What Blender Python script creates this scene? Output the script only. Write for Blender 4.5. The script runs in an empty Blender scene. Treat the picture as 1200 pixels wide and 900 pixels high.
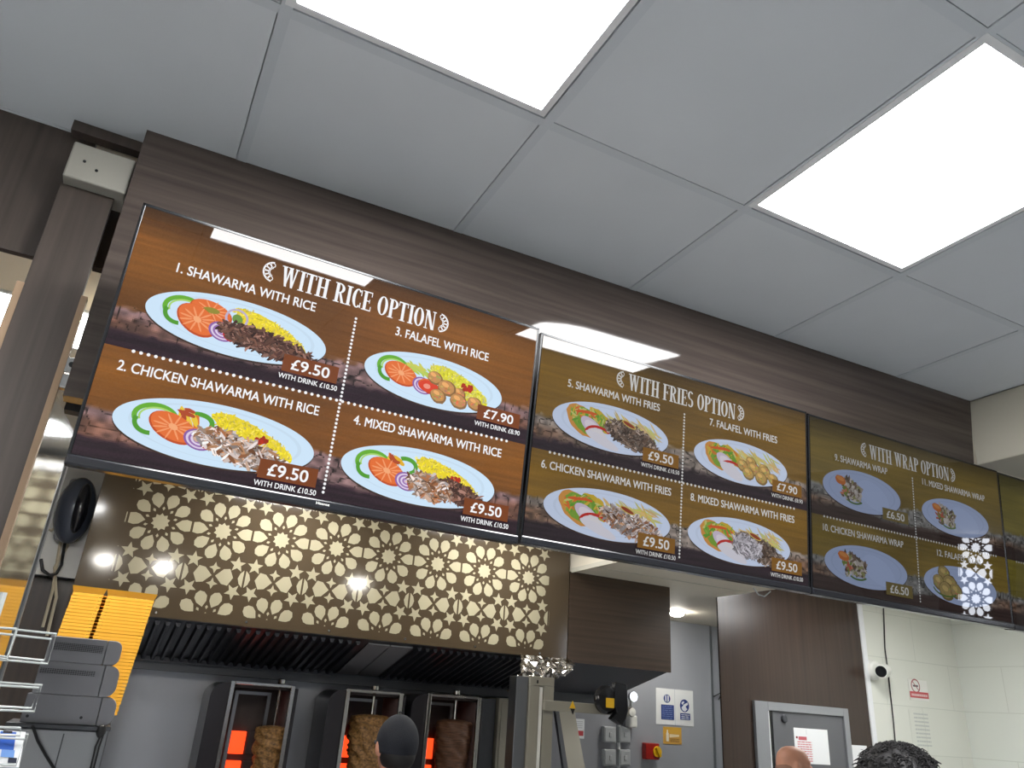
import bpy, bmesh, math, random
import numpy as np
from mathutils import Vector, Matrix

# ------------------------------------------------------------------ camera, world, exposure
SC = bpy.context.scene
COL = SC.collection
CZ = 1.72                                   # eye height of the photographer
FPX = 888.68                                # focal length for a 1200 px wide frame
ROT = np.array([[0.88453099, -0.4620606, 0.06406968],
                [0.23588615, 0.32455022, -0.91598301],
                [0.40244583, 0.82532851, 0.39606842]])   # rows: image right, image down, view direction
cam = bpy.data.cameras.new('camera')
cam.sensor_width = 36.0
cam.lens = FPX / 1200 * 36
cam.clip_start = 0.02
camo = bpy.data.objects.new('camera', cam)
COL.objects.link(camo)
r_, d_, f_ = ROT
camo.matrix_world = Matrix(((r_[0], -d_[0], -f_[0], 0), (r_[1], -d_[1], -f_[1], 0), (r_[2], -d_[2], -f_[2], CZ), (0, 0, 0, 1)))
SC.camera = camo
SC.view_settings.view_transform = 'Standard'
SC.view_settings.look = 'None'
SC.view_settings.exposure = 0.0
SC.view_settings.gamma = 1.0
SC.view_settings.use_curve_mapping = False
W_ = bpy.data.worlds.new('world'); SC.world = W_; W_.use_nodes = True
W_.node_tree.nodes['Background'].inputs[0].default_value = (0.75, 0.85, 1, 1)
W_.node_tree.nodes['Background'].inputs[1].default_value = 0.5
PANEL_E = 38.0        # ceiling light panels
DOWN_E = 230.0        # kitchen downlights
SCREEN_E = (0.95, 0.62, 0.34, 0.30)  # falling strengths put the dimming at oblique viewing into each screen
ZC = CZ + 1.249      # suspended ceiling
ZS = CZ + 0.984      # soffit over the kitchen

def at(px, py, x=None, y=None, z=None):
    """point seen at pixel (px, py) of the photograph on the plane x=, y= or z= (z above the floor)"""
    d = ROT.T @ np.array([(px - 600) / FPX, (py - 450) / FPX, 1.0])
    if x is not None: t = x / d[0]
    elif y is not None: t = y / d[1]
    else: t = (z - CZ) / d[2]
    p = d * t
    return Vector((p[0], p[1], p[2] + CZ))

# ------------------------------------------------------------------ materials
def lin(c):
    return tuple(((v / 255) / 12.92 if v / 255 <= 0.04045 else ((v / 255 + 0.055) / 1.055) ** 2.4) for v in c[:3])
def mat(name, c, rough=0.5, metal=0.0, emit=0.0, spec=0.5, bump=None, var=None, coat=0.0, alpha=None):
    """c is an sRGB 0-255 colour; var=(scale vector, amount, detail) mixes a noise into the colour"""
    m = bpy.data.materials.new(name); m.use_nodes = True
    nt = m.node_tree; b = nt.nodes['Principled BSDF']
    col = lin(c)
    b.inputs['Base Color'].default_value = (*col, 1)
    b.inputs['Roughness'].default_value = rough
    b.inputs['Metallic'].default_value = metal
    b.inputs['Specular IOR Level'].default_value = spec
    if coat:
        b.inputs['Coat Weight'].default_value = coat
        b.inputs['Coat Roughness'].default_value = 0.04
    if emit:
        b.inputs['Emission Color'].default_value = (*col, 1)
        b.inputs['Emission Strength'].default_value = emit
    if var or bump:
        tc = nt.nodes.new('ShaderNodeTexCoord'); mp = nt.nodes.new('ShaderNodeMapping')
        nt.links.new(tc.outputs['Object'], mp.inputs['Vector'])
        no = nt.nodes.new('ShaderNodeTexNoise')
        nt.links.new(mp.outputs[0], no.inputs['Vector'])
        sc, am, de = var or bump
        mp.inputs['Scale'].default_value = sc
        no.inputs['Detail'].default_value = de; no.inputs['Scale'].default_value = 1
        if var:
            rp = nt.nodes.new('ShaderNodeValToRGB')
            rp.color_ramp.elements[0].position = 0.3; rp.color_ramp.elements[1].position = 0.72
            rp.color_ramp.elements[0].color = (*[v * (1 - am) for v in col], 1)
            rp.color_ramp.elements[1].color = (*[min(1, v * (1 + am)) for v in col], 1)
            nt.links.new(no.outputs['Fac'], rp.inputs[0]); nt.links.new(rp.outputs[0], b.inputs['Base Color'])
        if bump:
            bu = nt.nodes.new('ShaderNodeBump'); bu.inputs['Strength'].default_value = am if not var else 0.3
            bu.inputs['Distance'].default_value = 0.004
            nt.links.new(no.outputs['Fac'], bu.inputs['Height']); nt.links.new(bu.outputs[0], b.inputs['Normal'])
    return m
def mat_col(name, strength):
    """picture on a lit glossy screen: what it gives off comes from the picture's own colours"""
    m = bpy.data.materials.new(name); m.use_nodes = True
    nt = m.node_tree; b = nt.nodes['Principled BSDF']
    at_ = nt.nodes.new('ShaderNodeAttribute'); at_.attribute_name = 'Col'
    b.inputs['Base Color'].default_value = (0.006, 0.006, 0.006, 1)
    b.inputs['Roughness'].default_value = 0.016
    b.inputs['Specular IOR Level'].default_value = 0.3
    nt.links.new(at_.outputs['Color'], b.inputs['Emission Color'])
    b.inputs['Emission Strength'].default_value = strength
    return m
def mat_paint(name, rough=0.5):
    m = bpy.data.materials.new(name); m.use_nodes = True
    nt = m.node_tree; b = nt.nodes['Principled BSDF']
    at_ = nt.nodes.new('ShaderNodeAttribute'); at_.attribute_name = 'Col'
    nt.links.new(at_.outputs['Color'], b.inputs['Base Color']); b.inputs['Roughness'].default_value = rough
    return m
def mat_tiles(name, c, grout, w, h, rough, axis):
    m = mat(name, c, rough); nt = m.node_tree; b = nt.nodes['Principled BSDF']
    tc = nt.nodes.new('ShaderNodeTexCoord'); sx = nt.nodes.new('ShaderNodeSeparateXYZ'); cb = nt.nodes.new('ShaderNodeCombineXYZ')
    nt.links.new(tc.outputs['Object'], sx.inputs[0])
    nt.links.new(sx.outputs[axis], cb.inputs[0]); nt.links.new(sx.outputs[2], cb.inputs[1])
    br = nt.nodes.new('ShaderNodeTexBrick'); nt.links.new(cb.outputs[0], br.inputs['Vector'])
    br.inputs['Scale'].default_value = 1.0; br.inputs['Brick Width'].default_value = w; br.inputs['Row Height'].default_value = h
    br.inputs['Mortar Size'].default_value = 0.004; br.offset = 0.5
    br.inputs['Color1'].default_value = (*lin(c), 1); br.inputs['Color2'].default_value = (*lin([v * 0.985 for v in c]), 1)
    br.inputs['Mortar'].default_value = (*lin(grout), 1)
    nt.links.new(br.outputs['Color'], b.inputs['Base Color'])
    return m

M = {}
M['ceil'] = mat('ceiling_tile', (206, 211, 215), 0.9, var=((3, 3, 3), 0.03, 2))
M['bar'] = mat('ceiling_bar', (196, 202, 207), 0.6)
M['panel'] = mat('lit_diffuser', (255, 255, 255), 0.4, emit=PANEL_E)
M['wframe'] = mat('white_frame', (225, 227, 228), 0.45)
M['wood'] = mat('fascia_laminate', (79, 70, 65), 0.055, var=((1.6, 30, 55), 0.28, 5), spec=0.42)
M['woodv'] = mat('upright_laminate', (72, 63, 57), 0.35, var=((45, 30, 1.3), 0.28, 5))
M['woodh'] = mat('hood_laminate', (68, 54, 42), 0.3, var=((1.3, 20, 45), 0.3, 5))
M['woodc'] = mat('dark_wall_laminate', (55, 42, 35), 0.22, var=((30, 20, 0.5), 0.2, 5))
M['edge'] = mat('raw_edge_band', (158, 131, 104), 0.6, var=((30, 30, 3), 0.15, 3))
M['white'] = mat('white_plastic', (226, 226, 220), 0.35)
M['boxw'] = mat('shaded_white_plastic', (152, 149, 140), 0.4)  # white plastic, the shade on the box put into its grey
M['beam'] = mat('beam_paint', (190, 185, 170), 0.7)
M['cream'] = mat('cream_paint', (214, 206, 188), 0.7)
M['wallw'] = mat('white_paint', (214, 214, 210), 0.75)
M['black'] = mat('black_plastic', (20, 21, 24), 0.22)
M['bezel'] = mat('dark_bezel', (31, 32, 37), 0.18, spec=0.6)
M['tvback'] = mat('television_back', (22, 22, 24), 0.5)
M['steel'] = mat('brushed_steel', (150, 152, 156), 0.32, 1.0, var=((1.2, 1.2, 1.2), 0.06, 2))
M['steelw'] = mat('steel_wall_cladding', (172, 175, 182), 0.34, 0.35, var=((1.5, 1.5, 0.8), 0.12, 3))
M['darksteel'] = mat('dark_steel', (84, 86, 90), 0.4, 0.8)
M['sheen'] = mat('polished_steel_door', (166, 170, 172), 0.07, 0.9)
M['chrome'] = mat('chrome_frame', (190, 188, 184), 0.2, 1.0)
M['filter'] = mat('baffle_metal', (56, 58, 64), 0.35, 0.4)
M['cheek'] = mat('dark_grill_shell', (58, 56, 60), 0.3, 0.5)
M['plate'] = mat('grey_hood_plate', (128, 128, 132), 0.4, 0.3)
M['swbox'] = mat('pale_grey_plastic', (172, 176, 178), 0.4)
M['soot'] = mat('dark_burner_plate', (74, 66, 64), 0.5, 0.4)
M['lattice'] = mat('lattice_brown', (78, 66, 50), 0.1, spec=0.55)
M['inlay'] = mat('lattice_cream', (176, 167, 140), 0.1, spec=0.55, var=((2.6, 1, 1.2), 0.12, 1))
M['glow'] = mat('backlit_inlay', (235, 240, 250), 0.4, emit=13.0)
M['lining'] = mat('lightened_steel_lining', (132, 106, 102), 0.4, 0.3)  # brown-grey lightened in place of more light inside the grills
M['red'] = mat('glowing_burner', (255, 74, 30), 0.6, emit=1.5, var=((30, 30, 30), 0.1, 3))
M['meatl'] = mat('grilled_chicken', (150, 112, 66), 0.55, var=((55, 55, 70), 0.7, 4))
M['meatd'] = mat('grilled_lamb', (98, 66, 46), 0.55, var=((16, 16, 120), 0.5, 4))
M['yellow'] = mat('yellow_foam', (252, 184, 52), 0.55)
M['grey'] = mat('grey_casing', (148, 148, 153), 0.5)
M['greyd'] = mat('grille_slot', (58, 58, 62), 0.7)
M['acryl'] = mat('clear_acrylic_edge', (168, 173, 171), 0.15, spec=0.7)
M['post'] = mat('beige_metal', (146, 142, 130), 0.45, 0.2)
M['foil'] = mat('crumpled_foil', (200, 196, 190), 0.2, 1.0)
M['tileb'] = mat_tiles('white_wall_tiles_back', (222, 224, 214), (206, 209, 199), 0.92, 0.40, 0.12, 0)
M['tiler'] = mat_tiles('white_wall_tiles_side', (222, 226, 218), (206, 210, 201), 0.92, 0.40, 0.12, 1)
M['greydoor'] = mat('grey_door_paint', (92, 93, 96), 0.35)
M['greyframe'] = mat('grey_frame_metal', (150, 152, 156), 0.35, 0.5)
M['paper'] = mat('paper', (228, 230, 230), 0.6)
M['paint'] = mat_paint('printed_sheet', 0.45)
M['redp'] = mat('red_plastic', (156, 30, 24), 0.35)
M['yelp'] = mat('yellow_plastic', (232, 184, 28), 0.4)
M['skin'] = mat('skin', (196, 142, 118), 0.5, var=((12, 12, 12), 0.1, 3))
M['navy'] = mat('navy_cap_cloth', (20, 25, 36), 0.8, bump=((400, 400, 400), 0.3, 2))
M['hair'] = mat('black_hair', (15, 13, 15), 0.65)
M['stub'] = mat('cropped_hair', (150, 110, 92), 0.7)
M['shirt'] = mat('dark_shirt_cloth', (40, 42, 48), 0.85)
M['shirtg'] = mat('grey_shirt_cloth', (96, 100, 108), 0.85)
M['jeans'] = mat('dark_trouser_cloth', (38, 42, 54), 0.85)
M['shoe'] = mat('black_shoe', (24, 24, 26), 0.5)
M['floor'] = mat('floor_tile', (170, 171, 174), 0.35, var=((2, 2, 2), 0.08, 2))
M['speaker'] = mat('speaker_shell', (72, 78, 90), 0.25)
M['lampd'] = mat('lit_downlight', (255, 250, 240), 0.4, emit=DOWN_E)
M['lampw'] = mat('lamp_lens', (240, 246, 255), 0.3, emit=1.2)
M['cable'] = mat('black_cable', (24, 24, 26), 0.5)
M['cablew'] = mat('beige_cable', (196, 184, 160), 0.5)
SCR = [mat_col('lit_screen_picture%s' % n, e) for n, e in zip(('', '_mid', '_dim', '_far'), SCREEN_E)]

# ------------------------------------------------------------------ mesh builder
class MB:
    def __init__(s): s.v = []; s.f = []; s.c = []; s.col = None
    def add(s, vs, fs, col=None):
        o = len(s.v); s.v += [tuple(p) for p in vs]; s.f += [tuple(i + o for i in f) for f in fs]
        if col is not None: s.c += [col] * len(fs)
        return s
    def box(s, x0, y0, z0, x1, y1, z1, b=0.0):
        x0, x1 = sorted((x0, x1)); y0, y1 = sorted((y0, y1)); z0, z1 = sorted((z0, z1))
        if b <= 0:
            return s.add([(x0, y0, z0), (x1, y0, z0), (x1, y1, z0), (x0, y1, z0), (x0, y0, z1), (x1, y0, z1), (x1, y1, z1), (x0, y1, z1)],
                         [(0, 3, 2, 1), (4, 5, 6, 7), (0, 1, 5, 4), (1, 2, 6, 5), (2, 3, 7, 6), (3, 0, 4, 7)])
        bm = bmesh.new(); bmesh.ops.create_cube(bm, size=1)
        for v in bm.verts: v.co = Vector(((x0 + x1) / 2 + v.co.x * (x1 - x0), (y0 + y1) / 2 + v.co.y * (y1 - y0), (z0 + z1) / 2 + v.co.z * (z1 - z0)))
        bmesh.ops.bevel(bm, geom=bm.edges[:], offset=b, segments=2, affect='EDGES', profile=0.5)
        return s.bm(bm)
    def bm(s, bm, mtx=None):
        if mtx: bmesh.ops.transform(bm, matrix=mtx, verts=bm.verts)
        bm.verts.index_update()
        s.add([v.co[:] for v in bm.verts], [[v.index for v in f.verts] for f in bm.faces]); bm.free(); return s
    def prism(s, pts, off):
        """closed outline pts (3D, planar) extruded by vector off"""
        n = len(pts); off = Vector(off); a = [Vector(p) for p in pts]; b = [p + off for p in a]
        return s.add([*a, *b], [tuple(range(n))[::-1], tuple(range(n, 2 * n))] + [(i, (i + 1) % n, n + (i + 1) % n, n + i) for i in range(n)])
    def tube(s, pts, r, n=8, cap=True):
        pts = [Vector(p) for p in pts]; rs = r if isinstance(r, (list, tuple)) else [r] * len(pts)
        rings = []; up = Vector((0.13, 0.31, 0.94))
        for i, p in enumerate(pts):
            t = (pts[min(i + 1, len(pts) - 1)] - pts[max(i - 1, 0)]).normalized()
            a = t.cross(up)
            if a.length < 1e-3: a = t.cross(Vector((1, 0, 0)))
            a.normalize(); b = t.cross(a)
            rings.append([p + (a * math.cos(k * 2 * math.pi / n) + b * math.sin(k * 2 * math.pi / n)) * rs[i] for k in range(n)])
        fs = [(i * n + k, i * n + (k + 1) % n, (i + 1) * n + (k + 1) % n, (i + 1) * n + k) for i in range(len(pts) - 1) for k in range(n)]
        if cap: fs += [tuple(range(n))[::-1], tuple(range((len(pts) - 1) * n, len(pts) * n))]
        return s.add([v for rg in rings for v in rg], fs)
    def lathe(s, prof, c, n=24, axis='z', jitter=None):
        c = Vector(c); vs = []
        for j, (r, h) in enumerate(prof):
            for k in range(n):
                a = 2 * math.pi * k / n; rr = r * (jitter(a, h) if jitter else 1)
                p = (rr * math.cos(a), rr * math.sin(a), h)
                if axis == 'y': p = (p[0], p[2], p[1])
                if axis == 'x': p = (p[2], p[0], p[1])
                vs.append(c + Vector(p))
        fs = [(j * n + k, j * n + (k + 1) % n, (j + 1) * n + (k + 1) % n, (j + 1) * n + k) for j in range(len(prof) - 1) for k in range(n)]
        fs += [tuple(range(n))[::-1], tuple(range((len(prof) - 1) * n, len(prof) * n))]
        return s.add(vs, fs)
    def ell(s, c, r, n=16, m=10):
        c = Vector(c); vs = [c + Vector((0, 0, r[2]))]
        for j in range(1, m):
            t = math.pi * j / m
            vs += [c + Vector((r[0] * math.sin(t) * math.cos(2 * math.pi * k / n), r[1] * math.sin(t) * math.sin(2 * math.pi * k / n), r[2] * math.cos(t))) for k in range(n)]
        vs.append(c - Vector((0, 0, r[2])))
        fs = [(0, 1 + k, 1 + (k + 1) % n) for k in range(n)]
        fs += [(1 + j * n + k, 1 + (j + 1) * n + k, 1 + (j + 1) * n + (k + 1) % n, 1 + j * n + (k + 1) % n) for j in range(m - 2) for k in range(n)]
        e = 1 + (m - 2) * n; fs += [(len(vs) - 1, e + (k + 1) % n, e + k) for k in range(n)]
        return s.add(vs, fs)
    def build(s, name, m, parent=None, smooth=False, recalc=True, bevel=0, local=False):
        me = bpy.data.meshes.new(name); me.from_pydata(s.v, [], s.f)
        if recalc:
            bm = bmesh.new(); bm.from_mesh(me); bmesh.ops.recalc_face_normals(bm, faces=bm.faces); bm.to_mesh(me); bm.free()
        if s.c:
            ca = me.color_attributes.new('Col', 'FLOAT_COLOR', 'CORNER')
            arr = np.ones((len(me.loops), 4), 'f')
            ls = np.zeros(len(me.polygons), 'i'); lt = np.zeros(len(me.polygons), 'i')
            me.polygons.foreach_get('loop_start', ls); me.polygons.foreach_get('loop_total', lt)
            cc = np.array([lin(c) for c in s.c], 'f')
            arr[:, :3] = np.repeat(cc, lt, axis=0)
            ca.data.foreach_set('color', arr.ravel())
        if smooth: me.polygons.foreach_set('use_smooth', [True] * len(me.polygons))
        me.materials.append(m)
        o = bpy.data.objects.new(name, me); COL.objects.link(o)
        if bevel:
            bv = o.modifiers.new('bevel', 'BEVEL'); bv.width = bevel; bv.segments = 2; bv.limit_method = 'ANGLE'
        if parent is not None:
            o.parent = parent
            if not local: o.matrix_parent_inverse = world_of(parent).inverted()
        return o
WORLD = {}
def world_of(o):
    return WORLD.get(o.name, Matrix.Identity(4)).copy()
def empty(name, loc=(0, 0, 0), label=None, cat=None, group=None, mtx=None):
    o = bpy.data.objects.new(name, None); COL.objects.link(o)
    mw = mtx if mtx is not None else Matrix.Translation(Vector(loc))
    o.matrix_world = mw; WORLD[o.name] = mw.copy(); o.empty_display_size = 0.05
    return tag(o, label, cat, group)
def tag(o, label=None, cat=None, group=None, kind=None):
    if label: o['label'] = label
    if cat: o['category'] = cat
    if group: o['group'] = group
    if kind: o['kind'] = kind
    return o
def struct(mb, name, m, **k): return tag(mb.build(name, m, **k), kind='structure')
def copy_tree(o, off, label=None, parent=None):
    c = o.copy(); COL.objects.link(c)
    if parent is not None: c.parent = parent
    else:
        c.location = o.location + Vector(off); WORLD[c.name] = Matrix.Translation(Vector(off)) @ world_of(o)
        if label: c['label'] = label
    for ch in list(o.children): copy_tree(ch, off, None, c)
    return c

# ------------------------------------------------------------------ the room
FX0, FY0, FX1, FY1 = -0.19, 1.744, 2.842, 1.669        # ends of the fascia over the counter
struct(MB().box(-2.6, -3.0, -0.1, 7.7, 6.9, 0), 'floor', M['floor'])
# suspended ceiling over the customers: tiles and flush bars
GX, GY, DX, DY = 0.6208, 1.2016, 0.6, 0.649
xs = [GX + DX * k for k in range(-5, 5)]; ys = [GY - DY * k for k in range(-1, 7)]
xs = [x for x in xs if -2.6 < x < 3.2]
LIT = [(0.035, 1.2), (1.252, 1.2)]
lights_cells = [(0.0208, 0), (1.2208, 0), (-1.7792, 2), (-1.7792, 4)]
tiles = MB(); ex = [-2.6] + xs + [3.0]; ey = sorted([1.862] + ys + [-3.0])
ey = [y for y in ey if -3.0 <= y <= 1.862]
def lit_cell(x0, y1): return any(abs(x0 - lx) < 0.02 and abs(y1 - (GY - DY * lk)) < 0.02 for lx, lk in lights_cells)
for i in range(len(ex) - 1):
    for j in range(len(ey) - 1):
        if lit_cell(ex[i], ey[j + 1]): continue
        g = 0.0012
        tiles.box(ex[i] + g, ey[j] + g, ZC, ex[i + 1] - g, ey[j + 1] - g, ZC + 0.015, b=0.0012)
ce = struct(tiles, 'ceiling', M['ceil'])
bars = MB()
for x in xs: bars.box(x - 0.012 + 0.013, -3.0, ZC - 0.0012, x + 0.012 + 0.013, 1.745, ZC + 0.004)
for y in ys:
    if y < 1.7: bars.box(-2.6, y - 0.012 + 0.012, ZC - 0.001, 2.85, y + 0.012 + 0.012, ZC + 0.003)
struct(bars, 'ceiling_bars', M['bar'], parent=ce)
struct(MB().box(-2.6, -3.0, ZC + 0.016, 7.7, 6.9, ZC + 0.06), 'ceiling_slab', M['bar'], parent=ce)
# kitchen ceiling and the lower soffits behind the fascia
struct(MB().box(-2.6, 1.881, ZC, 2.975, 6.9, ZC + 0.015).box(2.84, -3.0, ZC, 7.7, 6.9, ZC + 0.015), 'ceiling_kitchen', M['cream'])
struct(MB().box(-0.21, 1.96, ZS, 2.975, 3.2, ZS + 0.24), 'ceiling_soffit', M['cream'])
struct(MB().box(2.985, 2.3, ZS, 4.47, 6.7, ZS + 0.24).box(4.47, 5.02, ZS, 6.2, 6.7, ZS + 0.24), 'ceiling_dropped', M['cream'])
struct(MB().box(2.975, 2.3, ZS - 0.012, 2.987, 4.88, ZS + 0.02).box(3.885, 4.9, ZS - 0.003, 3.9, 6.6, ZS).box(3.0, 4.6, ZS - 0.003, 4.46, 4.612, ZS), 'trim_1', M['beam'])
# fascia carrying the menu screens
FT = 0.119                                            # the fascia leans: its foot stands back
ZF0 = at(85, 471, y=1.81).z
FB = FT * (ZC - ZF0)
def lean(x): t = min(1, max(0, (x - 0.55) / 0.5)); return (0.045 + 0.080 * t * t * (3 - 2 * t)) * (ZC - ZF0)
fa = MB(); NS = 60; top, bot, front = [], [], []
for i in range(NS + 1):
    x = FX0 + (FX1 - FX0) * i / NS; y = FY0 + (FY1 - FY0) * i / NS
    bot.append((x, y + lean(x), ZF0)); top.append((x, y, ZC))
fa.add(bot + top, [(i, i + 1, NS + 2 + i, NS + 1 + i) for i in range(NS)])                       # face
bk_ = lambda p_: (p_[0], p_[1] + 0.045, p_[2])
fa.add(bot + [bk_(p_) for p_ in bot], [(i, NS + 1 + i, NS + 2 + i, i + 1) for i in range(NS)])    # lower edge
for e in (0, NS): fa.add([bot[e], top[e], bk_(top[e]), bk_(bot[e])], [(0, 1, 2, 3)])
fa.add([bk_(p_) for p_ in bot + top], [(i, NS + 1 + i, NS + 2 + i, i + 1) for i in range(NS)])
struct(fa, 'wall_fascia', M['wood'], smooth=True, recalc=False)
struct(MB().prism([(FX0, FY0 + .05 + FB, ZF0), (FX0, FY0 + 0.085 + FB, ZF0), (FX0, FY0 + 0.085 + FB, ZC), (FX0, FY0 + .05, ZC)], (3.0, -0.03, 0)), 'wall_fascia_backing', M['tvback'])
# white beam at the right end of the fascia
struct(MB().box(2.843, -3.0, CZ + 0.988, 3.35, 1.69, ZC, b=0.004), 'trim_2', M['beam'])
# walls of the customer side, closing the room behind the photographer
struct(MB().box(-2.7, -3.1, 0, -2.6, 6.9, ZC), 'wall_left', M['wallw'])
struct(MB().box(-2.7, -3.1, 0, 1.2, -3.0, ZC).box(3.4, -3.1, 0, 7.8, -3.0, ZC).box(1.2, -3.1, 2.3, 3.4, -3.0, ZC), 'wall_rear', M['wallw'])
struct(MB().box(7.7, -3.1, 0, 7.8, 6.9, ZC), 'wall_right', M['wallw'])
# back of the kitchen: steel cladding, dark laminate wall, white tiles
struct(MB().box(-1.0, 5.80, 0, 3.1, 5.90, ZC), 'wall_kitchen', M['steelw'])
sw = struct(MB().box(3.1, 6.6, 0, 6.3, 6.7, ZC).box(3.1, 5.8, 0, 3.15, 6.7, ZC), 'wall_back', M['steelw'])
s0 = at(833, 760, y=6.597)
struct(MB().box(s0.x - 0.012, 6.592, 0, s0.x + 0.012, 6.6, ZS), 'trim_3', M['steel'])
struct(MB().box(4.473, 5.0, 0, 6.15, 5.015, ZC), 'wall_laminate', M['woodc'])
struct(MB().box(6.15, 5.02, 0, 7.6, 5.12, ZC), 'wall_tiled', M['tileb'])
struct(MB().box(6.15, 4.985, 0, 6.205, 5.02, ZC, b=0.003), 'trim_5', M['wframe'])
struct(MB().box(7.52, 1.2, 0, 7.69, 5.02, ZC), 'wall_tiled_side', M['tiler'])
struct(MB().box(-1.06, 1.9, 0, -0.98, 5.9, ZC), 'wall_kitchen_side', M['woodc'])

# ------------------------------------------------------------------ ceiling lights
def ceiling_light(x0, y1, label, y0=None, m=None, z=ZC, w=DX, d=DY):
    t = empty('ceiling_light', (x0 + w / 2, y1 - d / 2, z), label, 'ceiling light', 'square ceiling light panels')
    a, b, c, e = x0 + 0.008, x0 + w - 0.004, y1 - d + 0.006, y1 - 0.006
    fw = 0.016
    fr = MB()
    fr.box(a, c, z - 0.002, b, c + fw, z + 0.014).box(a, e - fw, z - 0.002, b, e, z + 0.014)
    fr.box(a, c + fw, z - 0.002, a + fw + 0.004, e - fw, z + 0.014).box(b - fw, c + fw, z - 0.002, b, e - fw, z + 0.014)
    fr.build('frame', M['wframe'], t)
    MB().box(a + fw, c + fw, z + 0.002, b - fw, e - fw, z + 0.012).build('diffuser', M['panel'], t)
    return t
ll = {(0.0208, 0): 'lit square ceiling panel on the left, cut by the top edge of the photo',
      (1.2208, 0): 'lit square ceiling panel on the right, above the middle screen'}
for i, (lx, lk) in enumerate(lights_cells):
    ceiling_light(lx, GY - DY * lk, ll.get((lx, lk), 'added unseen square ceiling panel, %s' % ('nearest along the left wall', 'farthest back along the left wall')[i - 2] if i > 1 else ll.get((lx, lk))))  # the left-wall panels are added out of view to brighten the room
ceiling_light(-0.80, 3.34, 'lit kitchen ceiling panel seen through the gap beside the wooden upright', w=0.62, d=0.42, z=ZC - 0.006)
ceiling_light(0.55, 4.62, 'added lit kitchen panel hidden above the left half of the lattice', w=0.6, d=0.3, z=ZC - 0.006)  # added out of sight to brighten the kitchen
ceiling_light(1.95, 4.62, 'added lit kitchen panel hidden above the right half of the lattice', w=0.6, d=0.3, z=ZC - 0.006)  # its twin, likewise added for more kitchen light
ceiling_light(4.9, 4.3, 'added unseen kitchen light panel in front of the tiled corner', w=0.6, d=0.6, z=ZC - 0.006)  # unseen, added to light the right side of the kitchen
ceiling_light(6.1, 3.2, 'added unseen kitchen light panel near the tiled side wall', w=0.6, d=0.6, z=ZC - 0.006)  # also added unseen, for more light on the tiles
ceiling_light(5.25, 5.75, 'added unseen kitchen light panel behind the dark laminate wall', w=0.3, d=0.3, z=ZS - 0.014)  # added out of sight to light the steel back wall
def downlight(x, y, z, label, r=0.065):
    t = empty('downlight', (x, y, z), label, 'downlight', 'round downlights over the kitchen')
    MB().lathe([(r + 0.022, z - 0.0), (r + 0.022, z - 0.006), (r + 0.004, z - 0.012), (r, z - 0.004)], (x, y, 0), 28).build('rim', M['white'], t, smooth=False)
    MB().lathe([(r, z - 0.0125), (r * 0.92, z - 0.030), (r * 0.5, z - 0.042), (0.002, z - 0.044)], (x, y, 0), 28).build('lens', M['lampd'], t)
    return t
p = at(793, 717, z=ZS)
downlight(p.x, p.y, ZS, 'round white downlight lit under the dropped ceiling beside the hood')
for px, py, lb in ((123, 653, 'leftmost'), (193, 661, 'second from the left'), (420, 681, 'rightmost')):
    q = at(px, py, z=ZS); downlight(q.x, 9.8 - q.y, ZS, 'round downlight behind the menu screens, %s of three' % lb, 0.06)

# ------------------------------------------------------------------ lettering
_tc = {}
def glyphs(s, bold=0.018, sx=1.0):
    """outline text as flat polygons scaled to cap height 1"""
    k = (s, bold)
    if k not in _tc:
        cu = bpy.data.curves.new('t', 'FONT'); cu.body = s; cu.size = 1; cu.offset = bold; cu.resolution_u = 5
        o = bpy.data.objects.new('t', cu); COL.objects.link(o)
        bpy.context.view_layer.update()
        me = bpy.data.meshes.new_from_object(o.evaluated_get(bpy.context.evaluated_depsgraph_get()))
        v = np.array([x.co[:2] for x in me.vertices]); f = [tuple(p.vertices) for p in me.polygons]
        bpy.data.objects.remove(o); bpy.data.curves.remove(cu); bpy.data.meshes.remove(me)
        _tc[k] = (v, f)
    v, f = _tc[k]
    return v, f
CAPH = None
def cap_height():
    global CAPH
    if CAPH is None:
        v, _ = glyphs('H', 0.0); CAPH = v[:, 1].max() - v[:, 1].min()
    return CAPH
def R(x0, y0, x1, y1): return [(x0, y0), (x1, y0), (x1, y1), (x0, y1)]
def ARC(cx, cy, rx, ry, a0, a1, tx, ty, n=14):
    out = []; inn = []
    for i in range(n + 1):
        a = math.radians(a0 + (a1 - a0) * i / n)
        out.append((cx + rx * math.cos(a), cy + ry * math.sin(a))); inn.append((cx + (rx - tx) * math.cos(a), cy + (ry - ty) * math.sin(a)))
    return [[out[i], out[i + 1], inn[i + 1], inn[i]] for i in range(n)]
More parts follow.
